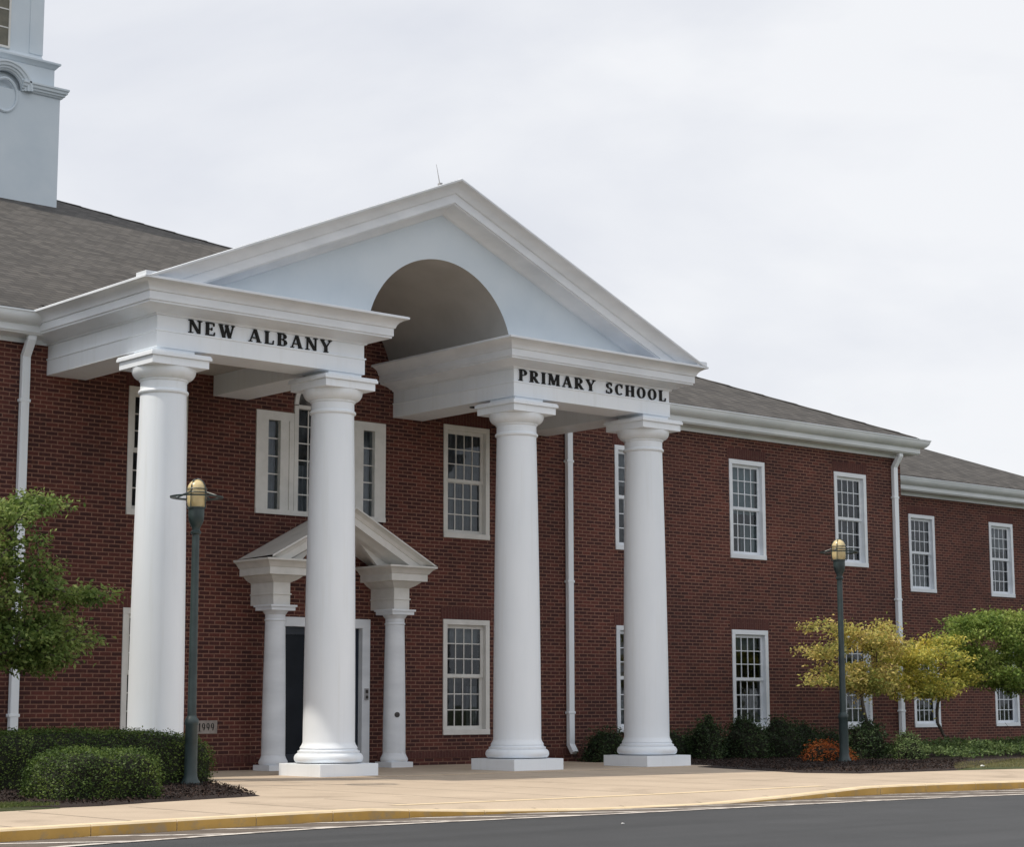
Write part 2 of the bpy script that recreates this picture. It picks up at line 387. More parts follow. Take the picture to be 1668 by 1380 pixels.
# ------------------------------------------------------------------ walls with openings
def wall(mb, x0, x1, z0, z1, y, holes, thick=.3, axis='y', sgn=1):
    xs = sorted({x0, x1, *[h[0] for h in holes], *[h[1] for h in holes]}); zs = sorted({z0, z1, *[h[2] for h in holes], *[h[3] for h in holes]})
    def pt(a, b_, z): return (a, b_, z) if axis == 'y' else (b_, a, z)
    for i in range(len(xs) - 1):
        for j in range(len(zs) - 1):
            cx, cz = (xs[i] + xs[i + 1]) / 2, (zs[j] + zs[j + 1]) / 2
            if any(h[0] < cx < h[1] and h[2] < cz < h[3] for h in holes): continue
            mb.add([pt(xs[i], y, zs[j]), pt(xs[i + 1], y, zs[j]), pt(xs[i + 1], y, zs[j + 1]), pt(xs[i], y, zs[j + 1])], [(0, 1, 2, 3)])
    for h in holes:
        a = [(h[0], h[2]), (h[1], h[2]), (h[1], h[3]), (h[0], h[3])]
        for i in range(4):
            p, q = a[i], a[(i + 1) % 4]
            mb.add([pt(p[0], y, p[1]), pt(q[0], y, q[1]), pt(q[0], y + thick * sgn, q[1]), pt(p[0], y + thick * sgn, p[1])], [(0, 1, 2, 3)])

ZU0, ZU1, ZL0, ZL1 = 4.898, 7.394, 0.638, 3.12
WW = 1.334
wins = []                        # (x, z0, z1, cover)
random.seed(4)
main_x = [(3.257, 1.318, 'curtain_or_reflection', 'plain'), (-4.575, 1.318, None, None), (8.486, WW, 'top', 'half'), (12.487, WW, 'pane_reflection', 'plain'), (16.587, WW, None, 'half'),
          (-9.82, WW, None, None)]
for x, w_, cu, cl in main_x:
    wins += [(x, ZU0, ZU1, w_, cu), (x, ZL0, ZL1, w_, cl)]
holes = [(x + .07, x + w_ - .07, z0 + .07, z1 - .07) for x, z0, z1, w_, c in wins]
holes += [(-1.60, -.70, 5.16, 7.18), (.70, 1.60, 5.16, 7.18), (-.64, .64, 5.16, 7.42), (-1.22, 1.22, -.05, 3.0)]
mb = MB(); wall(mb, -WX, WX, -.3, 7.97, W, holes)
mb.add([(-1.86, W, 7.97), (1.86, W, 7.97), (1.86, W, 9.95), (-1.86, W, 9.95)], [(0, 1, 2, 3)])
mb.add([(WX, W, -.3), (WX, W + 38, -.3), (WX, W + 38, 7.97), (WX, W, 7.97)], [(0, 1, 2, 3)])
mb.add([(-WX, W, -.3), (-WX, W + 38, -.3), (-WX, W + 38, 7.97), (-WX, W, 7.97)], [(3, 2, 1, 0)])
mb.add([(-WX, W + 38, -.3), (WX, W + 38, -.3), (WX, W + 38, 7.97), (-WX, W + 38, 7.97)], [(3, 2, 1, 0)])
mb.build('brick_wall', 'brick', school, smooth=0)
W2 = 8.19
w2x = [25.921, 30.208, 34.49, 38.8, 43.1]
wins2 = [(x, z0, z1) for x in w2x for z0, z1 in ((4.772, 7.218), (.57, 3.02))]
mb = MB(); wall(mb, WX + .004, 47, -.3, 7.81, W2, [(x + .07, x + WW - .07, z0 + .07, z1 - .07) for x, z0, z1 in wins2])
mb.add([(47, W2, -.3), (47, W2 + 16, -.3), (47, W2 + 16, 7.81), (47, W2, 7.81)], [(0, 1, 2, 3)])
mb.build('rear_wing_wall', 'brick', school, smooth=0)
# plain brick course bands (rowlock water table)
mb = MB()
xs = [(-WX, -1.5), (1.5, WX)]
for a, b_ in xs: mb.box(a + .001, b_ - .001, W - .012, W + .02, .16, .30)
mb.build('brick_water_table', 'soldier', school, smooth=0)

# ------------------------------------------------------------------ windows
def make_window(x, z0, z1, w_, y, cover, rows=3, cols=4, mt='cream', label=None):
    h = z1 - z0; c = .115; y0 = y - .022; yb = y + .15
    mb = MB()
    # casing, jambs, head, sill as butted pieces
    mb.box(0, c, y0 - y, .15, c, h - c); mb.box(w_ - c, w_, y0 - y, .15, c, h - c)
    mb.box(0, w_, y0 - y, .15, h - c, h); mb.box(0, w_, y0 - y - .012, .15, 0, c)
    o = mb.build('window', mt, school, bevel=.006)
    o.location = (x, y, z0)
    mid = h * .5 + .02; st = .075
    def sash(za, zb, yy):
        s_ = MB(); xa, xb = c + .001, w_ - c - .001
        s_.box(xa, xa + st, yy, yy + .035, za, zb); s_.box(xb - st, xb, yy, yy + .035, za, zb)
        s_.box(xa + st, xb - st, yy, yy + .035, za, za + st); s_.box(xa + st, xb - st, yy, yy + .035, zb - st, zb)
        gx0, gx1, gz0, gz1 = xa + st, xb - st, za + st, zb - st
        for i in range(1, cols):
            q = gx0 + (gx1 - gx0) * i / cols; s_.box(q - .011, q + .011, yy + .004, yy + .03, gz0, gz1)
        for j in range(1, rows):
            q = gz0 + (gz1 - gz0) * j / rows
            for i in range(cols):
                a = gx0 + (gx1 - gx0) * i / cols + (.011 if i else 0); b_ = gx0 + (gx1 - gx0) * (i + 1) / cols - (.011 if i < cols - 1 else 0)
                s_.box(a, b_, yy + .006, yy + .028, q - .011, q + .011)
        q = s_.build('sash', mt, o, smooth=0)
        g = MB(); g.add([(gx0, yy + .018, gz0), (gx1, yy + .018, gz0), (gx1, yy + .018, gz1), (gx0, yy + .018, gz1)], [(0, 1, 2, 3)])
        g.build('glass_pane', 'glass', o, smooth=0)
    sash(mid - .03, h - c - .001, .075); sash(c + .001, mid + .03, .112)
    r_ = MB()   # the dark room behind
    r_.add([(c, .16, c), (w_ - c, .16, c), (w_ - c, .16, h - c), (c, .16, h - c), (c - .3, 1.0, c - .3), (w_ + .2, 1.0, c - .3), (w_ + .2, 1.0, h), (c - .3, 1.0, h)],
           [(4, 5, 6, 7), (0, 4, 7, 3), (1, 2, 6, 5), (0, 1, 5, 4), (3, 7, 6, 2)])
    r_.build('dark_room', 'dark', o, smooth=0)
    if cover:
        a0, a1 = c + .02, w_ - c - .02
        if cover == 'curtain_or_reflection': spans = [(a0, a1, c, h - c, 22)]
        elif cover == 'plain': spans = [(a1 - .33, a1, c, h * .42, 5), (a0, a1, h * .80, h - c, 2)]
        elif cover == 'top': spans = [(a0, a1, h * .62, h - c, 3)]
        elif cover == 'half': spans = [(a0, a1, c, h * .30, 4)]
        else: spans = [(a0, a1, h * .46, h - c, 3), (a0 + .5, a1, c, h * .35, 6)]
        for s0, s1, q0, q1, k in spans:  # besides real curtains, these sheets stand in for varied reflections in the panes
            N = k * 8; vs = []
            for i in range(N + 1):
                xx = s0 + (s1 - s0) * i / N; yy = .22 + .03 * math.sin(2 * math.pi * k * i / N) + .012 * math.sin(i * 1.7)
                vs += [(xx, yy, q0), (xx, yy, q1)]
            cu = MB(); cu.add(vs, [(2 * i, 2 * i + 2, 2 * i + 3, 2 * i + 1) for i in range(N)]); cu.build('curtain_or_reflection', 'pane_reflection' if cover == 'pane_reflection' else 'curtain_or_reflection', o)
    li = MB(); li.box(-.06, w_ + .06, -.006, .02, h + .004, h + .27)
    li.build('brick_lintel', 'soldier', o, smooth=0)
    if label: o['label'] = label
    return o
for x, z0, z1, w_, cov in wins: make_window(x, z0, z1, w_, W, cov, mt='cream' if abs(x) < 6 else 'trim')
for i, (x, z0, z1) in enumerate(wins2): make_window(x, z0, z1, WW, W2, ('half', None, 'top', 'top', 'plain', None)[i % 6], mt='trim')

# Palladian window above the door
pal = MB()
hw = 1.645; z0, z1 = 5.114, 7.227
for s in (-1, 1):
    xa, xb = (-hw, -.72) if s < 0 else (.72, hw)
    gl0, gl1 = (xa + .29, xa + .29 + .30) if s < 0 else (xb - .59, xb - .29)
    pal.box(xa, gl0, W - .03, W + .16, z0 + .10, z1 - .18); pal.box(gl1, xb, W - .03, W + .16, z0 + .10, z1 - .18)
    pal.box(xa, xb, W - .03, W + .16, z1 - .18, z1); pal.box(xa, xb, W - .045, W + .16, z0, z0 + .10)
    # pilaster strip
    q = -.80 if s < 0 else .80
    pal.box(q - .05, q + .05, W - .055, W - .03, z0 + .10, z1 - .18)
pal.box(-.72, -.62, W - .04, W + .16, z0 + .1, 7.40); pal.box(.62, .72, W - .04, W + .16, z0 + .1, 7.40)
pal.box(-.72, .72, W - .04, W + .16, z0, z0 + .1); pal.box(-.62, .62, W - .03, W + .16, 7.34, 7.42)
N = 28
for i in range(N):
    a, b_ = math.pi * i / N, math.pi * (i + 1) / N
    c4 = [(r * math.cos(t), 7.42 + r * math.sin(t)) for r, t in ((.62, a), (.72, a), (.72, b_), (.62, b_))]
    pal.prism(c4, W - .04, W + .16)
pal_o = pal.build('arched_window', 'cream', school, smooth=0)
pal_o['label'] = 'cream three-part window with arched centre above the entrance'
mu = MB()
for s in (-1, 1):
    a, b_ = (-1.355, -1.055) if s < 0 else (1.055, 1.355)
    for j in range(1, 5): q = z0 + .1 + 1.83 * j / 5; mu.box(a, b_, W + .06, W + .085, q - .012, q + .012)
for i in range(1, 4):
    q = -.62 + 1.24 * i / 4; mu.box(q - .012, q + .012, W + .06, W + .085, z0 + .1, 7.34)
for j in range(1, 6):
    q = z0 + .1 + 2.13 * j / 6; mu.box(-.62, .62, W + .064, W + .082, q - .012, q + .012)
for t in (45, 90, 135):
    mu.tube([(0, W + .07, 7.43), (.62 * math.cos(R(t)), W + .07, 7.42 + .62 * math.sin(R(t)))], .012, 6)
mu.build('muntins', 'cream', pal_o, smooth=0)
g = MB()
for a, b_, q0, q1 in ((-1.36, -1.05, 5.2, 7.05), (1.05, 1.36, 5.2, 7.05), (-.63, .63, 5.2, 7.36)):
    g.add([(a, W + .072, q0), (b_, W + .072, q0), (b_, W + .072, q1), (a, W + .072, q1)], [(0, 1, 2, 3)])
g.add([(.63 * math.cos(math.pi * i / 20), W + .072, 7.42 + .63 * math.sin(math.pi * i / 20)) for i in range(21)], [tuple(range(21))])
g.build('glass_pane', 'glass', pal_o, smooth=0)
g = MB()
g.add([(.60 * math.cos(math.pi * i / 20), W - .006, 7.42 + .60 * math.sin(math.pi * i / 20)) for i in range(21)], [tuple(range(21))])
g.box(-1.7, 1.7, W + .9, W + .95, 5, 8)
g.build('dark_room', 'dark', pal_o, smooth=0)
for a, b_, q1, k in ((-1.42, -.98, 7.1, 5), (.98, 1.42, 7.1, 5), (-.62, .62, 6.2, 12)):
    cu = MB(); N = k * 8; vs = []
    for i in range(N + 1):
        xx = a + (b_ - a) * i / N; yy = W + .24 + .03 * math.sin(2 * math.pi * k * i / N); vs += [(xx, yy, 5.2), (xx, yy, q1)]
    cu.add(vs, [(2 * i, 2 * i + 2, 2 * i + 3, 2 * i + 1) for i in range(N)]); cu.build('curtain_or_reflection', 'curtain_or_reflection', pal_o)

# ------------------------------------------------------------------ eaves, gutters, roofs
CP = [(0, 7.95), (.035, 7.955), (.05, 7.985), (.10, 7.995), (.14, 8.02), (.20, 8.045), (.30, 8.065), (.37, 8.08), (.37, 8.115), (.395, 8.12), (.395, 8.26), (.42, 8.27), (.425, 8.29),
      (.44, 8.33), (.475, 8.375), (.53, 8.41), (.575, 8.43), (.61, 8.435), (.61, 8.47), (.585, 8.485), (.0, 8.50)]
def cornice(path, dz=0, scale=1, z0=7.95): return [(k * scale, z0 + dz + (z - 7.95) * scale) for k, z in CP]
GP = [(0, 7.95), (.03, 7.95), (.03, 8.03), (.30, 8.05), (.36, 8.06), (.38, 8.09), (.395, 8.10), (.395, 8.22), (.42, 8.225), (.46, 8.235), (.51, 8.26), (.56, 8.31), (.595, 8.37), (.60, 8.42), (.62, 8.43), (.62, 8.46), (.59, 8.465), (.57, 8.44), (.0, 8.45)]
mb = MB()
mb.sweep(GP, [(-6.36, W), (-WX, W), (-WX, W + 38), (WX, W + 38), (WX, W), (6.36, W)][::-1])
mb.v = mb.v  # path runs so that the outside lies to its right
mb2 = MB(); mb2.sweep(GP, [(-WX, W + 38), (-WX, W), (-E_ - .02, W)]); mb2.sweep(GP, [(E_ + .02, W), (WX, W), (WX, W + 38)])
mb2.build('eaves_gutter', 'gutter', school)
gp2 = [(k, z - .165) for k, z in GP]
mb = MB(); mb.sweep(gp2, [(WX + .005, W2), (47, W2), (47, W2 + 16)]); mb.build('rear_wing_gutter', 'gutter', school)

def zmain(x, y): return 8.45 + SL * min(y - 2.9, 19.63 - abs(x))
mb = MB()
ex, ey0, ey1, zt = 19.52, 3.01, 2.9 + 39.26 - .11, 8.45 + SL * .11
apex = (0, 2.9 + 19.63, 8.45 + SL * 19.63)
cs = [(-ex, ey0, zt), (ex, ey0, zt), (ex, ey1, zt), (-ex, ey1, zt)]
nt = [(-6.5, ey0, zt), (-6.5, 3.56, zt + SL * (3.56 - ey0)), (6.5, 3.56, zt + SL * (3.56 - ey0)), (6.5, ey0, zt)]   # notch where the portico joins
mb.add(cs + [apex] + nt, [(0, 5, 6, 4), (6, 7, 4), (7, 8, 1, 4), (1, 2, 4), (2, 3, 4), (3, 0, 4)])
mb.add([(x, y, z - .09) for x, y, z in cs] + cs, [(1, 2, 6, 5), (2, 3, 7, 6), (3, 0, 4, 7)])
for a_, b_ in ((-ex, -6.5), (6.5, ex)): mb.add([(a_, ey0, zt - .09), (b_, ey0, zt - .09), (b_, ey0, zt), (a_, ey0, zt)], [(0, 1, 2, 3)])
roof = mb.build('roof', 'shingle', school, smooth=0)
# ridge caps along the two front hips
mb = MB()
for s in (-1, 1):
    NN = 60
    for i in range(NN):
        a, b_ = i / NN, (i + 1) / NN + .004
        pa = Vector((s * ex * (1 - a), ey0 + (apex[1] - ey0) * a, zt + (apex[2] - zt) * a)); pb = Vector((s * ex * (1 - b_), ey0 + (apex[1] - ey0) * b_, zt + (apex[2] - zt) * b_))
        dx = Vector((-s * .0, -.16, -.16 * SL + .012)); dy = Vector((s * .16, 0, -.16 * SL + .012)); u = Vector((0, 0, .022)); k = Vector((0, 0, .012 if i % 2 else 0))
        mb.add([pa + dx + k, pa + u + k, pa + dy + k, pb + dx, pb + u, pb + dy], [(0, 1, 4, 3), (1, 2, 5, 4)])
mb.build('hip_cap', 'shingle', roof, smooth=0)
# rear wing roof, hipped at its right end
mb = MB()
x0, x1, y0, y1 = 19.6, 47.5, 7.68, 24.4; z0 = 8.30 + SL * .11
xe = 38.0
HX = 36.8  # the hip crosses the view near here
hy = (y1 - y0) / 2
cs = [(x0, y0, z0), (HX, y0, z0), (HX - hy, y0 + hy, z0 + SL * hy), (x0, y0 + hy, z0 + SL * hy)]
mb.add(cs, [(0, 1, 2, 3)])
mb.add([(HX, y0, z0), (HX, y1, z0), (HX - hy, y0 + hy, z0 + SL * hy)], [(0, 1, 2)])
mb.add([(HX, y1, z0), (x0, y1, z0), (x0, y0 + hy, z0 + SL * hy), (HX - hy, y0 + hy, z0 + SL * hy)], [(0, 1, 2, 3)])
mb.add([(x0, y0, z0 - .1), (HX, y0, z0 - .1), (HX, y0, z0), (x0, y0, z0)], [(0, 1, 2, 3)])
mb.build('rear_wing_roof', 'shingle', school, smooth=0)

# portico gable roof running back into the main roof
def zr(x): return 11.40 - .4265 * abs(x)
mb = MB()
xe = 6.74
yb = lambda z: 2.9 + (z - 8.45) / SL + .3
for s in (-1, 1):
    q = [(0, -.90, zr(0) + .003), (s * xe, -.90, zr(xe) + .003), (s * xe, yb(zr(xe)), zr(xe) + .003), (0, yb(11.4), zr(0) + .003)]
    mb.add(q, [(0, 1, 2, 3) if s < 0 else (3, 2, 1, 0)])
    mb.add([(s * xe, -.93, zr(xe) - .03), (s * xe, 3.1, zr(xe) - .03), (s * xe, 3.1, zr(xe) + .02), (s * xe, -.93, zr(xe) + .02)], [(0, 1, 2, 3)])
mb.build('portico_roof', 'shingle', school, smooth=0)

# ------------------------------------------------------------------ downspouts
def downspout(x, y, ztop, zlow, soff=.27):
    mb = MB(); w_, d = .165, .11
    def seg(p0, p1):
        (ya, za), (yb_, zb) = p0, p1
        dv = Vector((yb_ - ya, zb - za)).normalized(); nn = Vector((-dv.y, dv.x)) * d / 2
        poly = [(ya + nn.x, za + nn.y), (yb_ + nn.x, zb + nn.y), (yb_ - nn.x, zb - nn.y), (ya - nn.x, za - nn.y)]
        vs = [(x - w_ / 2, a, b_) for a, b_ in poly] + [(x + w_ / 2, a, b_) for a, b_ in poly]
        mb.add(vs, [(3, 2, 1, 0), (4, 5, 6, 7)] + [(i, (i + 1) % 4, (i + 1) % 4 + 4, i + 4) for i in range(4)])
    yw = y - .07
    seg((y - soff, ztop), (y - soff, ztop - .10)); seg((y - soff, ztop - .07), (yw, ztop - .36)); seg((yw, ztop - .33), (yw, zlow + .25))
    seg((yw, zlow + .28), (y - .20, zlow + .10))
    for z in (ztop - 1.2, (ztop + zlow) / 2, zlow + 1.0): mb.box(x - w_ / 2 - .025, x + w_ / 2 + .025, yw - d / 2 - .006, y, z - .03, z + .03)
    return mb.build('downspout', 'white', school, bevel=.012)
downspout(-6.80, W, 8.06, .1); downspout(6.95, W, 8.06, .1); downspout(19.10, W, 8.06, .1)

# ------------------------------------------------------------------ columns
def col_parts(x):
    sh = MB(); prof = []
    for i in range(25):
        t = i / 24; prof.append((.475 - .075 * t ** 1.6, .62 + (6.64 - .62) * t))
    sh.lathe([(.53, .50), (.515, .53), (.495, .56), (.482, .59)] + prof + [(.40, 6.70), (.40, 6.95)], seg=64)
    o = sh.build('column', 'white', school); o.location = (x, 0, 0)
    p = MB(); p.box(-.646, .646, -.646, .646, -.05, .23); p.build('plinth', 'white', o, bevel=.008)
    b = MB(); pr = [(.60, .23)]
    for i in range(13): t = -math.pi / 2 + math.pi * i / 12; pr.append((.535 + .095 * math.cos(t), .325 + .095 * math.sin(t)))
    pr += [(.565, .42), (.565, .455)]
    for i in range(7): t = math.pi / 2 * i / 6; pr.append((.565 - .05 * math.sin(t), .455 + .05 * (1 - math.cos(t))))
    b.lathe(pr, seg=64); b.build('base_moulding', 'white', o)
    c = MB(); pr = [(.405, 6.62), (.43, 6.635), (.438, 6.66), (.43, 6.685), (.405, 6.70), (.402, 6.84), (.425, 6.855), (.425, 6.88)]
    for i in range(9): t = math.pi / 2 * i / 8; pr.append((.43 + .125 * math.sin(t), 6.885 + .16 * (1 - math.cos(t)) ** .9))
    pr += [(.56, 7.075)]
    c.lathe(pr, seg=64)
    c.box(-.565, .565, -.565, .565, 7.075, 7.215); c.box(-.604, .604, -.604, .604, 7.215, 7.272); c.box(-.59, .59, -.59, .59, 7.272, 7.30)
    c.box(-.38, .38, -.38, .38, 7.30, 7.40)
    c.build('capital', 'white', o, bevel=.005)
    return o
col0 = col_parts(-A_)
for x in (-B_, B_, A_):
    c = copy_tree(col0, school); c.location = (x, 0, 0)
for o in [q for q in school.children if q.name.startswith('column')]: o['group'] = 'tall portico columns'

# ------------------------------------------------------------------ entablatures
FW = .80
def entab(s):
    xo, xi = (-E_, -F_) if s < 0 else (F_, E_)
    mb = MB()
    def beam(x0, x1, y0, y1):
        mb.box(x0, x1, y0, y1, ZA, ZM); mb.box(x0 + .0, x1, y0, y1, ZM, 8.0)
    # outer shell of the block: U-shaped beam, architrave 12 mm proud of the frieze
    pathU = [(xo, W), (xo, -EF), (xi, -EF), (xi, W)]
    prof = [(-FW, ZA), (.012, ZA), (.012, ZM - .02), (.03, ZM - .015), (.03, ZM + .012), (0, ZM + .016), (0, 8.0), (-FW, 8.0), (-FW, ZA)]
    mb.sweep(prof, pathU)
    o = mb.build('entablature', 'white', school, smooth=20)
    o['label'] = 'left block of the portico beam' if s < 0 else 'right block of the portico beam'
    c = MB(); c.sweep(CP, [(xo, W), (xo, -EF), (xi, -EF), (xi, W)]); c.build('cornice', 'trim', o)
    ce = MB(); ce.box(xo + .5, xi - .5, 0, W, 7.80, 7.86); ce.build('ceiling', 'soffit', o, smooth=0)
    lt = MB()
    xl = (-F_ - .36) if s < 0 else (F_ + .36)
    for yy in (1.25,):
        lt.lathe([(.085, ZA - .006), (.085, ZA + .02)], (xl, yy), 24); lt.ring((xl, yy, ZA - .006), .095, .012, 24)
    lt.build('recessed_light', 'dark', o)
    return o
eL, eR = entab(-1), entab(1)

# serif capitals drawn as strokes; unit = cap height
def letter(ch):
    T, t, s = .21, .07, .055
    Q = []
    def bar(x0, z0, x1, z1, w_): # stroke with horizontal ends
        Q.append([(x0 - w_ / 2, z0), (x0 + w_ / 2, z0), (x1 + w_ / 2, z1), (x1 - w_ / 2, z1)])
    def ser(x, z, w_=.34): Q.append([(x - w_ / 2, z), (x + w_ / 2, z), (x + w_ / 2, z + s), (x - w_ / 2, z + s)])
    def hb(x0, x1, z): Q.append([(x0, z - t / 2), (x1, z - t / 2), (x1, z + t / 2), (x0, z + t / 2)])
    def tip(x, z0, z1): Q.append([(x - .06, z0), (x, z0), (x, z1), (x - .03, z1)])
    def arc(cx, cz, rx, rz, a0, a1, thick=T, thin=t, n_=14):
        for i in range(n_):
            P_ = []
            for a in (a0 + (a1 - a0) * i / n_, a0 + (a1 - a0) * (i + 1) / n_):
                ca, sa = math.cos(R(a)), math.sin(R(a)); w_ = thin + (thick - thin) * abs(ca) ** 1.3
                P_.append(((cx + rx * ca, cz + rz * sa), (cx + (rx - w_) * ca, cz + (rz - thin - (w_ - thin) * .25) * sa)))
            Q.append([P_[0][1], P_[0][0], P_[1][0], P_[1][1]])
    if ch == 'N': bar(.13, s, .13, 1 - s, t + .02); bar(.17, 1, .76, 0, T); bar(.80, s, .80, 1 - s, t + .02); ser(.15, 0); ser(.80, 1 - s); ser(.12, 1 - s, .3); w = .95
    elif ch == 'E': bar(.20, s, .20, 1 - s, T); hb(.06, .74, t / 2); hb(.06, .70, 1 - t / 2); hb(.3, .54, .52); Q.append([(.66, t), (.74, t), (.76, .28), (.72, .28)]); Q.append([(.66, .74), (.71, .74), (.72, 1 - t), (.62, 1 - t)]); Q.append([(.50, .40), (.55, .40), (.55, .64), (.50, .64)]); w = .80
    elif ch == 'W': bar(.16, 1 - s, .42, 0, T); bar(.44, 0, .62, 1 - s, t); bar(.60, 1 - s, .86, 0, T); bar(.88, 0, 1.10, 1 - s, t); ser(.16, 1 - s, .32); ser(.62, 1 - s, .26); ser(1.10, 1 - s, .26); w = 1.24
    elif ch == 'A': bar(.12, s, .44, 1, t); bar(.78, s, .48, 1, T); hb(.24, .64, .34); ser(.13, 0, .28); ser(.80, 0, .36); w = .98
    elif ch == 'L': bar(.20, s, .20, 1 - s, T); hb(.05, .72, t / 2); ser(.20, 1 - s, .38); Q.append([(.64, t), (.72, t), (.75, .32), (.70, .32)]); w = .76
    elif ch in 'BPR':
        bar(.20, s, .20, 1 - s, T); ser(.18, 0, .38 if ch != 'B' else .26); ser(.16, 1 - s, .26)
        hb(.28, .50, 1 - t / 2)
        if ch == 'B': arc(.44, .765, .30, .235, -90, 90); arc(.44, .265, .35, .265, -90, 90); hb(.28, .46, .535); hb(.28, .46, t / 2); w = .86
        else:
            arc(.44, .74, .33, .26, -90, 90); hb(.28, .46, .50)
            w = .80
            if ch == 'R': bar(.42, .48, .76, 0, T); ser(.82, 0, .22); w = .92
    elif ch == 'Y': bar(.16, 1 - s, .46, .42, T); bar(.80, 1 - s, .50, .42, t); bar(.47, s, .47, .46, T); ser(.47, 0, .38); ser(.17, 1 - s, .34); ser(.80, 1 - s, .28); w = .94
    elif ch == 'I': bar(.20, s, .20, 1 - s, T); ser(.20, 0, .38); ser(.20, 1 - s, .38); w = .42
    elif ch == 'M': bar(.13, s, .16, 1 - s, t); bar(.22, 1, .54, .05, T); bar(.54, .05, .86, 1, t); bar(.96, s, .94, 1 - s, T); ser(.13, 0, .26); ser(.97, 0, .36); ser(.16, 1 - s, .28); ser(.94, 1 - s, .30); w = 1.16
    elif ch == 'S': arc(.36, .745, .28, .265, 35, 270, .17); arc(.36, .265, .30, .275, -145, 90, .17); Q.append([(.56, .72), (.61, .72), (.61, .99), (.57, .99)]); Q.append([(.06, .01), (.10, .01), (.11, .30), (.06, .30)]); w = .72
    elif ch == 'C': arc(.46, .5, .42, .51, 48, 312); Q.append([(.70, .66), (.76, .66), (.76, .99), (.72, .99)]); w = .86
    elif ch == 'H': bar(.19, s, .19, 1 - s, T); bar(.77, s, .77, 1 - s, T); hb(.28, .68, .5); [ser(a, b_, .36) for a in (.19, .77) for b_ in (0, 1 - s)]; w = .98
    elif ch == 'O': arc(.46, .5, .43, .51, 0, 360, n_=26); w = .94
    elif ch == '1': bar(.22, s, .22, 1, .15); ser(.22, 0, .34); Q.append([(.04, .78), (.10, .74), (.22, .92), (.2, 1)]); w = .46
    elif ch == '9': arc(.32, .68, .27, .32, 0, 360, .13); arc(.19, .66, .40, .64, -60, 0, .13); w = .66
    else: w = .45
    return Q, w
def lettering(text, x0, x1, z0, h, y, depth, parent, material='black', space=.24, gap=.85, kind='letter'):
    adv = 0; items = []
    for ch in text:
        if ch == ' ': adv += gap; continue
        Q, w_ = letter(ch); items.append((adv, Q)); adv += w_ + space
    adv -= space
    sx = (x1 - x0) / adv; k = 0
    for a, Q in items:
        mb = MB()
        for q in Q:
            k += 1; e = .00035 * (k % 7)
            mb.prism([(x0 + (a + px) * sx, z0 + pz * h) for px, pz in q], y - depth - e, y)
        mb.build(kind, material, parent, smooth=0)
lettering('NEW ALBANY', -5.69, -2.63, 7.714, .226, -EF + .002, .035, eL)
lettering('PRIMARY SCHOOL', 1.985, 6.195, 7.714, .226, -EF + .002, .035, eR)

# ------------------------------------------------------------------ pediment
VR, VZ = 1.82, 8.06
mb = MB()
xs = sorted(set(list(np.linspace(-6.4, 6.4, 41)) + [VR * math.cos(math.pi * i / 60) for i in range(61)]))
yt, yk = -EF, -EF + .14
def arch(x): return VZ + math.sqrt(max(VR * VR - x * x, 0)) if abs(x) < VR + 1e-9 else 7.99
for i in range(len(xs) - 1):
    a, b_ = xs[i], xs[i + 1]; m_ = (a + b_) / 2; ins = abs(m_) < VR
    la, lb = (arch(a), arch(b_)) if ins else (7.99, 7.99)
    ta, tb = max(zr(a) - .45, la + .01), max(zr(b_) - .45, lb + .01)
    for yy, o_ in ((yt, 1), (yk, -1)):
        vs = [(a, yy, la), (b_, yy, lb), (b_, yy, tb), (a, yy, ta)]
        mb.add(vs, [(0, 1, 2, 3) if o_ > 0 else (3, 2, 1, 0)])
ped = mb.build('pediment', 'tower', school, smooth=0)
ped['label'] = 'white triangular gable with a round-headed opening'
# barrel vault through the portico
mb = MB(); N = 48; vs = []; 
for i in range(N + 1):
    t = math.pi * i / N
    for rr in (VR, VR + .05):
        for yy in (yt + .0, W): vs.append((rr * math.cos(t), yy + (.002 if rr > VR else 0), VZ + rr * math.sin(t)))
mb.add(vs, [(4 * i, 4 * i + 1, 4 * i + 5, 4 * i + 4) for i in range(N)])
for s in (-1, 1): mb.add([(s * VR, yt, 8.0), (s * VR, W, 8.0), (s * VR, W, VZ), (s * VR, yt, VZ)], [(0, 1, 2, 3)])
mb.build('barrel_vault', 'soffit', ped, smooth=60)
# raking cornice
RP = [(-.02, -.02), (.60, 0), (.62, -.01), (.615, -.045), (.575, -.06), (.53, -.09), (.485, -.14), (.45, -.21), (.43, -.255), (.40, -.265), (.395, -.28), (.395, -.44), (.37, -.445),
      (.36, -.47), (.26, -.49), (.15, -.52), (.08, -.565), (.05, -.60), (.0, -.62), (-.02, -.62)]
mb = MB(); xs = np.concatenate([np.linspace(-6.92, -4.2, 50), [0], np.linspace(4.2, 6.92, 50)]); m_ = len(RP); vs = []; fs = []
for x in xs:
    for k, d in RP: vs.append((x, -EF - k, max(zr(x) + d, 8.462 + .001 * (k > 0))))
for j in range(len(xs) - 1):
    for i in range(m_ - 1): fs.append((j * m_ + i, (j + 1) * m_ + i, (j + 1) * m_ + i + 1, j * m_ + i + 1))
mb.add(vs, fs); mb.box(-6.90, -6.66, -.99, -.66, 8.47, 8.55); mb.box(6.6, 6.9, -.98, -.58, 8.47, 8.575)
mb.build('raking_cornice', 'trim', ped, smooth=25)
mb = MB(); mb.tube([(0, -.34, 11.38), (0, -.22, 11.85)], .012, 6, r1=.004); mb.box(-.03, .03, -.38, -.30, 11.36, 11.44)
mb.build('lightning_rod', 'metal', school)

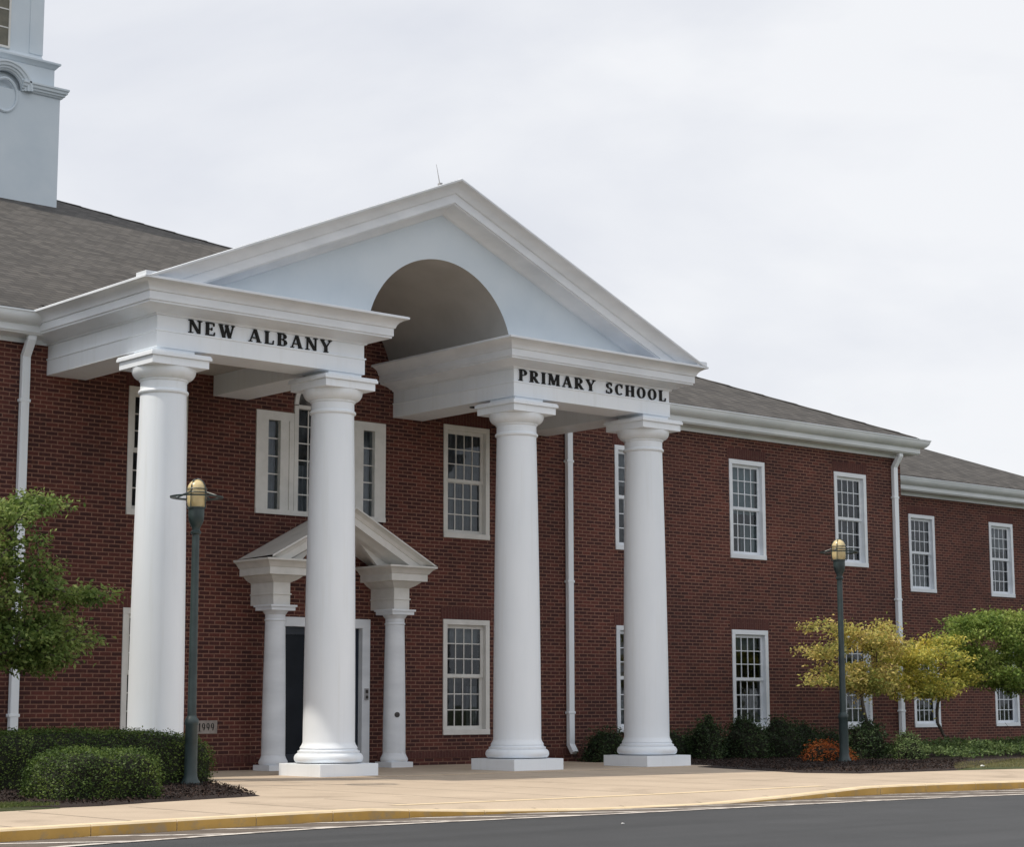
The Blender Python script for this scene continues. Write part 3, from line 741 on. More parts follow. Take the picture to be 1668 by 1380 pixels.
# ------------------------------------------------------------------ entrance surround
sur = empty('entrance_surround', (0, 0, 0), school)
YC = 2.94
def small_col(x):
    mb = MB()
    mb.box(-.28, .28, -.28, .28, 0, .12)
    pr = [(.268, .12), (.285, .15), (.285, .19), (.268, .22), (.248, .26), (.235, .30)] + [(.235 - .036 * (i / 10) ** 1.5, .30 + 2.62 * i / 10) for i in range(11)]
    pr += [(.214, 2.93), (.214, 2.96), (.199, 2.97), (.199, 3.05), (.225, 3.08), (.26, 3.13)]
    mb.lathe(pr, seg=40); mb.box(-.285, .285, -.285, .285, 3.13, 3.20); mb.box(-.312, .312, -.312, .312, 3.20, 3.24)
    o = mb.build('small_column', 'trim', sur, bevel=.004); o.location = (x, YC, 0); return o
sc0 = small_col(-1.496); c = copy_tree(sc0, sur); c.location = (1.496, YC, 0)
SP = [(0, 3.68), (.03, 3.70), (.10, 3.74), (.17, 3.80), (.17, 3.815), (.27, 3.82), (.27, 3.965), (.29, 3.97), (.31, 4.00), (.35, 4.05), (.40, 4.085), (.42, 4.09), (.42, 4.13), (0, 4.14)]
for s in (-1, 1):
    mb = MB(); xa, xb = (-1.70, -1.30) if s < 0 else (1.30, 1.70)
    mb.box(xa, xb, 2.72, W, 3.24, 3.70); mb.box(xa - .02, xb + .02, 2.70, W, 3.44, 3.47)
    mb.sweep(SP, [(xa, W), (xa, 2.72), (xb, 2.72), (xb, W)])
    mb.box(xa - .1, xb + .1, 2.66, W, 4.02, 4.138)
    mb.build('small_entablature', 'cream', sur, bevel=.003)
mb = MB()
def zs(x): return 5.25 - .53 * abs(x)
RS = [(-.80, -.03), (.42, 0), (.43, -.035), (.39, -.05), (.33, -.09), (.29, -.16), (.27, -.17), (.27, -.32), (.15, -.34), (.05, -.40), (0, -.42), (-.80, -.42)]
xs = np.concatenate([np.linspace(-2.02, -1.2, 24), [0], np.linspace(1.2, 2.10, 24)]); m_ = len(RS); vs = []; fs = []
for x in xs:
    for k, d in RS: vs.append((x, 2.72 - k, max(zs(x) + d, 4.142)))
for j in range(len(xs) - 1):
    for i in range(m_ - 1): fs.append((j * m_ + i, (j + 1) * m_ + i, (j + 1) * m_ + i + 1, j * m_ + i + 1))
mb.add(vs, fs)
for s in (-1, 1):   # little tympanum leaves either side of the opening
    q = [(s * 1.05, 4.05), (s * 1.9, 4.05), (s * .40, zs(.40) - .36)]
    mb.prism(q if s > 0 else q[::-1], 2.86, 2.95)
mb.build('small_pediment', 'cream', sur, smooth=25)
# door
dr = MB()
dr.box(-1.26, -1.06, W - .05, W + .2, 0, 2.86); dr.box(1.06, 1.26, W - .05, W + .2, 0, 2.86); dr.box(-1.26, 1.26, W - .055, W + .2, 2.86, 3.05)
dro = dr.build('door_frame', 'trim', school, bevel=.006)
for s in (-1, 1):
    d = MB(); a, b_ = (-1.055, -.006) if s < 0 else (.006, 1.055)
    d.box(a, b_, W + .08, W + .13, .01, .30); d.box(a, a + .11, W + .08, W + .13, .30, 2.855); d.box(b_ - .11, b_, W + .08, W + .13, .30, 2.855); d.box(a + .11, b_ - .11, W + .08, W + .13, 2.70, 2.855)
    lf = d.build('door_leaf', 'door', dro, bevel=.003)
    g = MB(); g.add([(a + .1, W + .10, .29), (b_ - .1, W + .10, .29), (b_ - .1, W + .10, 2.71), (a + .1, W + .10, 2.71)], [(0, 1, 2, 3)]); g.build('door_glass', 'door_glass', dro, smooth=0)
    hd = MB(); xh = -.08 if s < 0 else .08; hd.tube([(xh, W + .02, .95), (xh, W + .02, 1.45)], .014, 8); hd.box(xh - .012, xh + .012, W + .02, W + .08, 1.0, 1.03); hd.box(xh - .012, xh + .012, W + .02, W + .08, 1.37, 1.40); hd.build('door_handle', 'metal', dro)
r_ = MB(); r_.box(-1.3, 1.3, W + .9, W + .95, -.05, 3.0); r_.box(-1.22, 1.22, W + .14, W + .9, -.05, .005); r_.build('dark_hall', 'dark', dro, smooth=0)
ic = MB(); ic.box(1.115, 1.205, W - .085, W - .05, 1.38, 1.62); ico = ic.build('intercom', 'metal', dro)
ib = MB(); ib.box(1.13, 1.19, W - .092, W - .085, 1.52, 1.59); ib.build('speaker_grille', 'button', dro)
ib = MB(); ib.box(1.13, 1.19, W - .092, W - .085, 1.41, 1.47); ib.build('call_button', 'button', dro)
bl = MB(); bl.tube([(1.412, 2.745, 1.08), (1.400, 2.717, 1.08)], .055, 20); bl.tube([(1.400, 2.717, 1.08), (1.392, 2.70, 1.08)], .032, 16); bl.build('door_button', 'button', sur)
# date stone
st = MB(); st.box(-2.92, -2.43, W - .012, W + .02, .73, .985); sto = st.build('date_stone', 'stone', school, bevel=.003)
lettering('1999', -2.86, -2.50, .775, .16, W - .012, .006, sto, 'black', .16, kind='numeral')

# ------------------------------------------------------------------ tower
TX0, TX1, TY0, TY1 = -1.64, 1.565, 18.43, 21.64
tw = MB()
tw.box(TX0, TX1, TY0, TY1, 14.2, 18.07); tw.box(TX0 + .13, TX1 - .13, TY0 + .13, TY1 - .13, 18.07, 18.98)
tw.box(TX0 + .40, TX1 - .40, TY0 + .40, TY1 - .40, 18.98, 23.5)
for (xa, ya) in ((TX0 + .38, TY0 + .38), (TX1 - .38 - .42, TY0 + .38)): tw.box(xa, xa + .42, ya, ya + .05, 19.35, 23.4)
two = tw.build('tower', 'tower', school, bevel=.01)
two['label'] = 'square white tower rising from the roof'
def rect(d): return [(TX0 + d, TY1 - d), (TX0 + d, TY0 + d), (TX1 - d, TY0 + d), (TX1 - d, TY1 - d)]
mb = MB()
mb.sweep([(-.1, 18.93), (.02, 18.93), (.05, 18.97), (.09, 19.02), (.13, 19.05), (.13, 19.10), (.02, 19.12), (-.02, 19.16), (-.10, 19.18), (-.2, 19.19), (-.25, 19.26), (-.27, 19.32), (-.4, 19.32)], rect(.13), closed=True)
# lower string cornice arches over a round panel on the front
CR = [(0, 18.06), (.05, 18.08), (.07, 18.12), (.10, 18.13), (.11, 18.18), (.15, 18.20), (.16, 18.26), (.19, 18.29), (.19, 18.34), (-.1, 18.37)]
cx = (TX0 + TX1) / 2 - .07; ra = .47
def along():
    pts = [(TX1, 18.2, 0)]
    return pts
# straight runs
mb.sweep(CR, [(cx + ra, TY0), (TX1, TY0), (TX1, TY1)]); mb.sweep(CR, [(TX0, TY1), (TX0, TY0), (cx - ra, TY0)])
# arch of the string course
vs = []; fs = []; NA = 30
for i in range(NA + 1):
    t = math.pi * i / NA
    for k, z in CR:
        rr = ra + (z - 18.06); vs.append((cx + rr * math.cos(t), TY0 - k, 18.06 + rr * math.sin(t)))
m_ = len(CR)
for i in range(NA):
    for j in range(m_ - 1): fs.append((i * m_ + j, i * m_ + j + 1, (i + 1) * m_ + j + 1, (i + 1) * m_ + j))
mb.add(vs, fs)
mb.build('tower_cornice', 'tower', two, smooth=30)
mb = MB(); NN = 48; vs = []
pr = [(.33, 0), (.33, -.035), (.36, -.05), (.39, -.035), (.39, 0)]
for i in range(NN):
    a = 2 * math.pi * i / NN
    for r_, yy in pr: vs.append((cx + r_ * math.cos(a), TY0 + yy, 17.86 + r_ * 1.3 * math.sin(a)))
mb.add(vs, [(i * 5 + j, ((i + 1) % NN) * 5 + j, ((i + 1) % NN) * 5 + j + 1, i * 5 + j + 1) for i in range(NN) for j in range(4)])
mb.build('round_moulding', 'tower', two, smooth=40)
wy = TY0 + .40
mb = MB(); wx0, wx1 = cx - .30, cx + .22
m, n, l, b = mat('tower_glass'); b.inputs['Roughness'].default_value = .15
l.new(ramp(n, l, noise(n, l, pos(n), 4), [(0.3, (0.10, 0.095, 0.07)), (0.7, (0.17, 0.155, 0.11))]), b.inputs['Base Color']); M['tglass'] = m
mb.box(cx - .5, .115, wy - .012, wy, 19.39, 22.5)
tg = mb.build('tower_window', 'tglass', two, smooth=0)
mb = MB()
mb.box(cx - .56, .17, wy - .05, wy, 19.33, 19.39); mb.box(.115, .17, wy - .05, wy, 19.39, 22.5)
for q in (-.24, -.55): mb.box(q - .02, q + .02, wy - .035, wy - .012, 19.39, 22.5)
for j in range(1, 6): mb.box(cx - .5, .115, wy - .031, wy - .0125, 19.39 + .53 * j - .018, 19.39 + .53 * j + .018)
mb.build('window_bars', 'cream', tg, smooth=0)

# ------------------------------------------------------------------ ground
def bigsheet(name, x0, x1, y0, y1, z, m_):
    mb = MB(); mb.add([(x0, y0, z), (x1, y0, z), (x1, y1, z), (x0, y1, z)], [(0, 1, 2, 3)]); o = mb.build(name, m_, smooth=0); tag(o, kind='structure'); return o
bigsheet('ground', -900, 900, -900, 900, -.30, 'lawn')
CX = [-60, -30, -20, -16, -14, -12, -10, -8.6, -7, -5, -3, -1, 1, 2.5, 5, 9, 14, 22, 60]
CY = [-15.5, -12.4, -11.05, -10.45, -10.2, -9.95, -9.7, -9.65, -9.75, -9.95, -10.0, -9.9, -9.75, -9.75, -10.1, -10.9, -12.2, -15, -32]
CD = [0, 0, 0, 0, 0, 0, 0, .0, .067, .112, .118, .066, 0, 0, 0, 0, 0, 0, 0]
def sm(xs_, ys_, x):   # smooth interpolation
    i = min(max(np.searchsorted(xs_, x) - 1, 0), len(xs_) - 2); t = (x - xs_[i]) / (xs_[i + 1] - xs_[i])
    def d(k):
        if k <= 0: return (ys_[1] - ys_[0]) / (xs_[1] - xs_[0])
        if k >= len(xs_) - 1: return (ys_[-1] - ys_[-2]) / (xs_[-1] - xs_[-2])
        return (ys_[k + 1] - ys_[k - 1]) / (xs_[k + 1] - xs_[k - 1])
    h = xs_[i + 1] - xs_[i]
    return ys_[i] * (1 + 2 * t) * (1 - t) ** 2 + d(i) * h * t * (1 - t) ** 2 + ys_[i + 1] * t * t * (3 - 2 * t) + d(i + 1) * h * t * t * (t - 1)
def curb(x): return sm(CX, CY, x)
def drop(x): return float(np.interp(x, CX, CD))
ROAD = -.13
gx = list(np.arange(-60, -16, 4)) + list(np.arange(-16, 12, .25)) + list(np.arange(12, 61, 4))
def zside(x, y):
    t = min(max((-9.05 - y) / (-9.05 - curb(x) - .17), 0), 1); return -drop(x) * (.12 * min(max((-7 - y) / 2.05, 0), 1) + .88 * t) - .004
mb = MB(); ny = 13; vs = []
for x in gx:
    cyy = curb(x) + .17
    for y in [cyy + (-9.05 - cyy) * q / 4 for q in range(5)] + [-8.87, -8.2, -7.6, -7, -6, -3.5, -1, 1.5, W + .02]: vs.append((x, y, zside(x, y)))
mb.add(vs, [(i * (ny + 1) + j, (i + 1) * (ny + 1) + j, (i + 1) * (ny + 1) + j + 1, i * (ny + 1) + j + 1) for i in range(len(gx) - 1) for j in range(ny)])
tag(mb.build('sidewalk', 'concrete', smooth=60), kind='structure')
# portico floor slab a finger's height above the walk
mb = MB(); mb.box(-6.9, 6.9, -1.05, W, -.05, .012); tag(mb.build('portico_floor', 'concrete', bevel=.006), kind='structure')
mb = MB()
xx = [x for x in gx if -7.9 <= x <= .9]
for a, b_ in zip(xx[:-1], xx[1:]):
    mb.add([(a, -9.05, zside(a, -9.05) + .004), (b_, -9.05, zside(b_, -9.05) + .004), (b_, -8.87, zside(b_, -8.87) + .004), (a, -8.87, zside(a, -8.87) + .004)], [(0, 1, 2, 3)])
tag(mb.build('ramp_edge', 'kerbtop', smooth=0), kind='structure')
# walk joints
mb = MB()
jy = [-8.8, -8.2, -7.6, -7, -6, -3.5, -1.1]
for x in np.arange(-13.5, 16, 1.52):
    yy = [curb(x) + .22] + [q for q in jy if q > curb(x) + .3]
    yy = [q for q in yy if not (x < -7.4 and q > -7.0) and not (x > 4.6 and q > -6.2) and not (x > 9 and q > -7.5)]
    for a, b_ in zip(yy[:-1], yy[1:]): mb.add([(x - .008, a, zside(x, a) + .003), (x + .008, a, zside(x, a) + .003), (x + .008, b_, zside(x, b_) + .003), (x - .008, b_, zside(x, b_) + .003)], [(0, 1, 2, 3)])
tag(mb.build('walk_joint', 'gutterpan', smooth=0), kind='structure')
# kerb
kx = np.array([-60, -40, -25, -16.2] + list(np.arange(-15.0, 12.0, 1.16)) + [20, 40, 60.])
mb = MB()
for i in range(len(kx) - 1):
    a, b_ = kx[i] + .006, kx[i + 1] - .006; nn = 6; vs = []
    for j in range(nn + 1):
        x = a + (b_ - a) * j / nn; y = curb(x); z = -drop(x)
        zz = max(z, ROAD + .012)
        vs += [(x, y, ROAD - .15), (x, y, zz - .02), (x, y + .02, zz), (x, y + .205, zz + .003), (x, y + .21, zz - .1)]
    fs = []; 
    for j in range(nn): fs += [(j * 5, (j + 1) * 5, (j + 1) * 5 + 1, j * 5 + 1)]
    mb.add(vs, fs, 1)
    o = len(mb.v) - len(vs)
    fs2 = []
    for j in range(nn):
        for k in (1, 2, 3): fs2.append(tuple(o + q for q in (j * 5 + k, (j + 1) * 5 + k, (j + 1) * 5 + k + 1, j * 5 + k + 1)))
    fs2 += [tuple(o + k for k in range(5)), tuple(o + nn * 5 + k for k in reversed(range(5)))]
    mb.f += fs2; mb.mi += [0] * len(fs2)
tag(mb.build('kerb', ['kerbtop', 'yellow'], smooth=0), kind='structure')
mb = MB()
for i in range(len(gx) - 1):
    a, b_ = gx[i], gx[i + 1]; mb.add([(a, curb(a) + .02, ROAD - .1), (b_, curb(b_) + .02, ROAD - .1), (b_, curb(b_) + .02, -.03 - drop(b_)), (a, curb(a) + .02, -.03 - drop(a))], [(0, 1, 2, 3)])
tag(mb.build('kerb_joint', 'dark', smooth=0), kind='structure')
# road and its edge
mb = MB()
for i in range(len(gx) - 1):
    a, b_ = gx[i], gx[i + 1]; mb.add([(a, -90, ROAD), (b_, -90, ROAD), (b_, curb(b_) + .03, ROAD), (a, curb(a) + .03, ROAD)], [(0, 1, 2, 3)])
tag(mb.build('road', 'asphalt', smooth=0), kind='structure')
LX = [-60, -20, -13.6, -12.5, -11.1, -9.6, -7.5, -5.5, -2.6, -.6, 1.3, 2.95, 5, 9, 14, 60]; LY = [-18, -12.7, -11.14, -10.93, -10.68, -10.52, -10.60, -10.72, -10.79, -10.85, -11.0, -11.2, -11.55, -12.35, -13.8, -36]
def edge(x): return sm(LX, LY, x)
mb = MB()
for i in range(len(gx) - 1):
    a, b_ = gx[i], gx[i + 1]; mb.add([(a, edge(a), ROAD + .004), (b_, edge(b_), ROAD + .004), (b_, curb(b_) + .025, ROAD + .004), (a, curb(a) + .025, ROAD + .004)], [(0, 1, 2, 3)])
tag(mb.build('road_gutter_strip', 'gutterpan', smooth=0), kind='structure')
mb = MB()
for i in range(len(gx) - 1):
    a, b_ = gx[i], gx[i + 1]; mb.add([(a, edge(a) - .14, ROAD + .008), (b_, edge(b_) - .14, ROAD + .008), (b_, edge(b_), ROAD + .008), (a, edge(a), ROAD + .008)], [(0, 1, 2, 3)])
for x in np.arange(-15.7, 11, 1.55):
    xa, ya = x, curb(x) - .09; xb = x; yb_ = ya
    while yb_ > edge(xb) and xb < x + 4: xb += .02; yb_ -= .0105
    if xb - x < .1: continue
    mb.add([(xa - .20, ya + .02, ROAD + .0085), (xa + .06, ya + .02, ROAD + .0085), (xb + .16, yb_ + .004, ROAD + .0085), (xb - .18, yb_ + .004, ROAD + .0085)], [(0, 3, 2, 1)])
tag(mb.build('road_marking', 'line', smooth=0), kind='structure')

# planting beds and lawns (low mounds over the walk sheet)
def bed(name, poly, z, m_, mound=.05):
    poly = [Vector(p) for p in poly]; cx_ = sum((p.x for p in poly)) / len(poly); cy_ = sum((p.y for p in poly)) / len(poly); c_ = Vector((cx_, cy_))
    mb = MB(); rings = [(1.0, z - .03), (.992, z + .006), (.95, z + mound * .6), (.8, z + mound), (.0, z + mound * 1.1)]
    vs = []
    for f, zz in rings[:-1]:
        for p in poly: q = c_ + (p - c_) * f; vs.append((q.x, q.y, zz))
    vs.append((c_.x, c_.y, rings[-1][1])); n_ = len(poly); fs = []
    for j in range(3):
        for i in range(n_): k = (i + 1) % n_; fs.append((j * n_ + i, j * n_ + k, (j + 1) * n_ + k, (j + 1) * n_ + i))
    for i in range(n_): fs.append((3 * n_ + i, 3 * n_ + (i + 1) % n_, 4 * n_))
    mb.add(vs, fs); return tag(mb.build(name, m_, smooth=80), kind='structure')
bed('mulch_bed', [(-26, -1.5), (-11.7, -6.7), (-10.6, -6.62), (-9.6, -6.25), (-7.56, -5.70), (-6.6, -3.6), (-5.45, -1.12), (-6.95, -1.08), (-6.95, 3.5), (-26, 3.5)], -.002, 'mulch', .04)
bed('mulch_bed', [(6.95, -1.1), (6.2, -1.1), (5.0, -4.9), (5.5, -5.9), (8.3, -6.1), (11.5, -4.0), (18, -2.2), (50, -2.2), (50, 3.5), (6.95, 3.5)], -.002, 'mulch', .04)
bed('lawn', [(-60, -14.0), (-20, -8.5), (-14, -7.4), (-12.2, -6.95), (-11.2, -6.75), (-11.4, -6.2), (-14, -5.2), (-26, -1.6), (-60, 3.4)], .002, 'lawn', .04)
bed('lawn', [(8.2, -6.05), (10.0, -6.4), (14, -8.2), (22, -11), (60, -27), (60, -1.8), (22, -1.9), (15, -2.9), (11.4, -3.7)], .004, 'lawn', .02)

# ------------------------------------------------------------------ foliage helpers
def leaves_obj(name, P, size, m_, parent, seed=0, droop=.0, aspect=.5, up_bias=.5, nrm=None):
    rng = np.random.default_rng(seed); n_ = len(P); P = np.asarray(P, float)
    d = rng.normal(size=(n_, 3)); d[:, 2] = d[:, 2] * .6 - droop; d /= np.linalg.norm(d, axis=1)[:, None]
    nn = rng.normal(size=(n_, 3)); nn[:, 2] += up_bias
    if nrm is not None: nn += nrm * 1.2
    s = np.cross(nn, d); s /= np.linalg.norm(s, axis=1)[:, None] + 1e-9; up_ = np.cross(d, s)
    L = size * rng.uniform(.6, 1.35, n_)[:, None]
    v = np.empty((n_, 4, 3)); v[:, 0] = P; v[:, 1] = P + d * L * .5 + s * L * aspect * .5 + up_ * L * .08; v[:, 2] = P + d * L - up_ * L * .12; v[:, 3] = P + d * L * .5 - s * L * aspect * .5 + up_ * L * .08
    me = bpy.data.meshes.new(name); me.vertices.add(n_ * 4); me.vertices.foreach_set('co', v.reshape(-1))
    me.loops.add(n_ * 4); me.loops.foreach_set('vertex_index', np.arange(n_ * 4, dtype=np.int32))
    me.polygons.add(n_); me.polygons.foreach_set('loop_start', np.arange(0, n_ * 4, 4, dtype=np.int32)); me.polygons.foreach_set('loop_total', np.full(n_, 4, np.int32))
    me.update(calc_edges=True); a = me.attributes.new('rnd', 'FLOAT', 'FACE'); a.data.foreach_set('value', rng.random(n_).astype(np.float32))
    me.materials.append(M[m_]); o = bpy.data.objects.new(name, me); C.objects.link(o)
    if parent: o.parent = parent
    return o

def tree(name, base, fork, blobs, leaf_m, leaf, nleaf, label, cat, group=None, seed=1, trunk_r=.09, spread=.13, lean=(0, 0), stems=1):
    rng = np.random.default_rng(seed); base = np.array(base, float)
    root = tag(empty(name, base), label, cat, group)
    nodes = [np.zeros(3)]; par = [-1]
    for st in range(stems):
        off = np.array([.12 * math.cos(st * 2.4), .12 * math.sin(st * 2.4), 0]) * (stems > 1); prev = 0
        K = 7
        for i in range(1, K + 1):
            t = i / K; q = np.array([lean[0] * t, lean[1] * t, fork * t]) + off * (1 + 2.2 * t * t) + rng.normal(0, .02, 3) * (i < K)
            nodes.append(q); par.append(prev); prev = len(nodes) - 1
    tg = []
    for c_, r_, k in blobs:
        c_ = np.array(c_) - base
        q = rng.normal(size=(k, 3)); q /= np.linalg.norm(q, axis=1)[:, None]; q *= (rng.random(k) ** .42)[:, None]
        tg += list(c_ + q * np.array(r_))
    top = np.array([lean[0], lean[1], fork]); tg.sort(key=lambda p: np.linalg.norm(p - top))
    tips = []
    for p in tg:
        A = np.array(nodes); dd = np.linalg.norm(A - p, axis=1) + .25 * np.maximum(0, A[:, 2] - p[2]) * 1.5
        dd[A[:, 2] < fork * .72] += 50
        j = int(np.argmin(dd)); a = nodes[j]; L = np.linalg.norm(p - a); ns = max(1, int(L / .22)); prev = j
        bow = rng.normal(0, .07 * L, 3) + np.array([0, 0, .06 * L])
        for i in range(1, ns + 1):
            t = i / ns; nodes.append(a + (p - a) * t + bow * math.sin(math.pi * t) * .8); par.append(prev); prev = len(nodes) - 1
        tips.append((a, p))
    cnt = np.zeros(len(nodes)); ch = set(par)
    for i in range(len(nodes) - 1, 0, -1):
        if i not in ch: cnt[i] += 1
        cnt[par[i]] += cnt[i]
    rad = np.maximum(.0045, trunk_r * (cnt / cnt[0]) ** .46)
    mb = MB()
    for i in range(1, len(nodes)):
        a, b_ = nodes[par[i]], nodes[i]
        if np.linalg.norm(b_ - a) < 1e-4: continue
        ra = rad[par[i]] if par[i] else rad[i] * 1.3
        mb.tube([a, b_], min(ra, rad[i] * 1.5), 7 if rad[i] > .02 else 4, r1=rad[i])
    mb.build('trunk', 'bark', root, smooth=70)
    P = []
    for a, p in tips:
        k = rng.poisson(nleaf); t = rng.random(k) ** .6
        sp_ = rng.normal(0, 1, (k, 3)) * np.array([spread, spread, spread * .5])
        L = np.linalg.norm(p - a); lo = max(0, 1 - .55 / max(L, .01))
        P.append(a + (p - a) * (lo + (1.08 - lo) * t)[:, None] + sp_)
    P = np.concatenate(P)
    leaves_obj('crown', P, leaf, leaf_m, root, seed + 9, droop=.25)
    return root

def shrub(name, c_, r_, leaf_m, label, cat, n_=2600, leaf=.05, seed=1, group=None, boxy=1.0, lump=.12, spiky=0):
    """clipped or loose bush: body coloured dark for the shade inside, under a shell of leaves"""
    rng = np.random.default_rng(seed); root = tag(empty(name, c_), label, cat, group)
    rx, ry, h = r_
    ph = rng.uniform(0, 6.28, 8); fr_ = rng.uniform(1.5, 4.5, 8)
    def surf(d):
        q = np.abs(d) ** (2 / (1 / boxy if boxy > 1 else 1)); p = 2 * boxy
        k = (np.abs(d[:, 0]) ** p + np.abs(d[:, 1]) ** p + np.abs(d[:, 2]) ** p) ** (-1 / p)
        w_ = 1 + lump * (np.sin(d[:, 0] * fr_[0] * rx * 2.2 + ph[0]) * .4 + np.sin(d[:, 1] * fr_[1] * 2 + ph[1]) * .3 + np.sin(d[:, 2] * fr_[2] + ph[2] + d[:, 0] * fr_[3] * 2) * .5)
        return d * (k * w_)[:, None]
    # body
    NU, NV = (36, 12) if max(rx, ry) < 1.2 else (140, 16); me_v = []
    for j in range(NV + 1):
        el = (-.22 + 1.22 * j / NV) * math.pi / 2
        for i in range(NU):
            a = 2 * math.pi * i / NU; me_v.append((math.cos(el) * math.cos(a) / (1 if rx < 2 else 1), math.cos(el) * math.sin(a), math.sin(el)))
    D = np.array(me_v)
    if rx > 2: D[:, 0] = np.sign(D[:, 0]) * np.abs(D[:, 0]) ** .8; D /= np.linalg.norm(D, axis=1)[:, None]
    S = surf(D) * np.array([rx, ry, h])
    fs = [(j * NU + i, j * NU + (i + 1) % NU, (j + 1) * NU + (i + 1) % NU, (j + 1) * NU + i) for j in range(NV) for i in range(NU)]
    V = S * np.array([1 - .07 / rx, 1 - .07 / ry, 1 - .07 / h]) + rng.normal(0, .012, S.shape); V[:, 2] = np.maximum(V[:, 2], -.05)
    mb = MB(); mb.add(V, fs); mb.build('shade_body', 'inner_shade', root, smooth=0)
    F = np.array(fs); A0, B0, C0, D0 = (S[F[:, k]] for k in range(4))
    nrm_ = np.cross(C0 - A0, D0 - B0); ar = np.linalg.norm(nrm_, axis=1); nrm_ /= ar[:, None] + 1e-12
    q = rng.choice(len(F), n_, p=ar / ar.sum()); u, v = rng.random((2, n_, 1))
    P = (A0[q] * (1 - u) + B0[q] * u) * (1 - v) + (D0[q] * (1 - u) + C0[q] * u) * v; d = nrm_[q]
    off = -np.abs(rng.normal(0, .045, n_)); out = rng.random(n_) < .10 + .12 * spiky; off[out] = rng.uniform(0, .05 + .07 * spiky, out.sum())
    P = P + d * off[:, None]; k = P[:, 2] > .0; P = P[k]; d = d[k]
    leaves_obj('foliage', P, leaf, leaf_m, root, seed + 5, droop=-.1, nrm=d)
    return root
m, n, l, b = mat('inner_shade')  # near-black tone stands for the shade deep inside the bushes
l.new(ramp(n, l, noise(n, l, pos(n), 18), [(0.3, (0.006, 0.008, 0.004)), (0.7, (0.02, 0.022, 0.010))]), b.inputs['Base Color']); b.inputs['Roughness'].default_value = 1; M['inner_shade'] = m

# ------------------------------------------------------------------ trees
def layers(c, r, n_, k, seed, flat=.10):   # fan-shaped tiers of foliage
    rg = random.Random(seed); out = []
    for i in range(n_):
        a = rg.uniform(0, 2 * math.pi); q = rg.uniform(.25, .95); z = c[2] + r[2] * rg.uniform(-1, 1)
        sh = math.sqrt(max(.08, 1 - ((z - c[2]) / r[2]) ** 2))
        out.append(((c[0] + r[0] * q * sh * math.cos(a), c[1] + r[1] * q * sh * math.sin(a), z), (rg.uniform(.3, .6), rg.uniform(.3, .5), flat * rg.uniform(.7, 1.5)), k))
    return out
tree('shade_tree', (-10.15, -.75, 0), 1.7, layers((-9.7, -1.0, 4.05), (1.1, .9, .6), 12, 8, 1) + [((-8.70, -1.05, 4.48), (.55, .22, .13), 17), ((-9.1, -1.1, 4.25), (.6, .4, .25), 20)] + layers((-9.1, -1.0, 2.75), (1.25, .9, .75), 17, 9, 2)
     + [((-7.85, -1.1, 3.0), (.50, .3, .13), 17), ((-8.45, -1.1, 2.4), (.70, .6, .45), 42), ((-9.3, -1.1, 3.5), (.8, .8, .4), 26), ((-8.8, -1.1, 2.0), (.75, .6, .28), 34), ((-9.2, -1.1, 2.4), (.9, .7, .4), 40)] + layers((-11, -1, 3.3), (1.4, 1.3, 1.5), 14, 7, 3),
     'leaf_green', .085, 44, 'leafy green tree at the left edge in front of the brick wall', 'tree', seed=3, trunk_r=.11, spread=.13)
tree('ornamental_tree', (13.0, .2, 0), .8, [((11.65, 0, 2.50), (.95, .4, .09), 20), ((11.85, 0, 1.83), (.75, .4, .09), 16), ((11.9, 0, 3.05), (.80, .3, .15), 15), ((14.0, 0, 3.08), (.40, .3, .25), 12), ((12.8, 0, 2.95), (.6, .4, .22), 18)]
     + layers((13.3, 0, 2.30), (1.4, 1.0, .68), 26, 8, 4) + [((13.9, 0, 1.75), (.8, .6, .18), 22), ((12.6, 0, 1.9), (.6, .5, .16), 16)], 'leaf_yellow', .085, 32,
     'small tree with yellow turning leaves behind the right lamp post', 'tree', 'small trees along the right wing', seed=12, trunk_r=.04, spread=.13, stems=3)
tree('ornamental_tree', (16.75, .1, 0), .8, layers((15.8, 0, 2.2), (1.5, 1.0, .66), 34, 9, 5) + [((15.0, 0, 1.65), (.9, .6, .28), 40), ((14.7, 0, 2.5), (.6, .4, .15), 16), ((16.3, 0, 1.75), (.8, .6, .2), 18)], 'leaf_yellowgreen', .085, 30,
     'small lime-yellow tree between the yellow tree and the greenest one', 'tree', 'small trees along the right wing', seed=23, trunk_r=.04, spread=.13, stems=3)
tree('ornamental_tree', (19.6, .1, 0), .8, layers((18.4, 0, 2.65), (1.75, 1.2, .85), 52, 10, 6) + [((17.2, 0, 3.3), (.8, .4, .14), 22), ((16.8, 0, 2.85), (.8, .5, .18), 24), ((18.3, 0, 3.42), (.9, .5, .14), 24), ((18.3, 0, 1.95), (1.2, .8, .3), 60), ((17.4, 0, 2.2), (.7, .6, .35), 34), ((19.6, 0, 1.8), (1.0, .8, .25), 36)] + layers((20.4, 0, 2.7), (1.5, 1.2, .9), 30, 9, 7), 'leaf_bright', .085, 34,
     'small bright green tree at the right edge of the picture', 'tree', 'small trees along the right wing', seed=31, trunk_r=.05, spread=.13, stems=3)

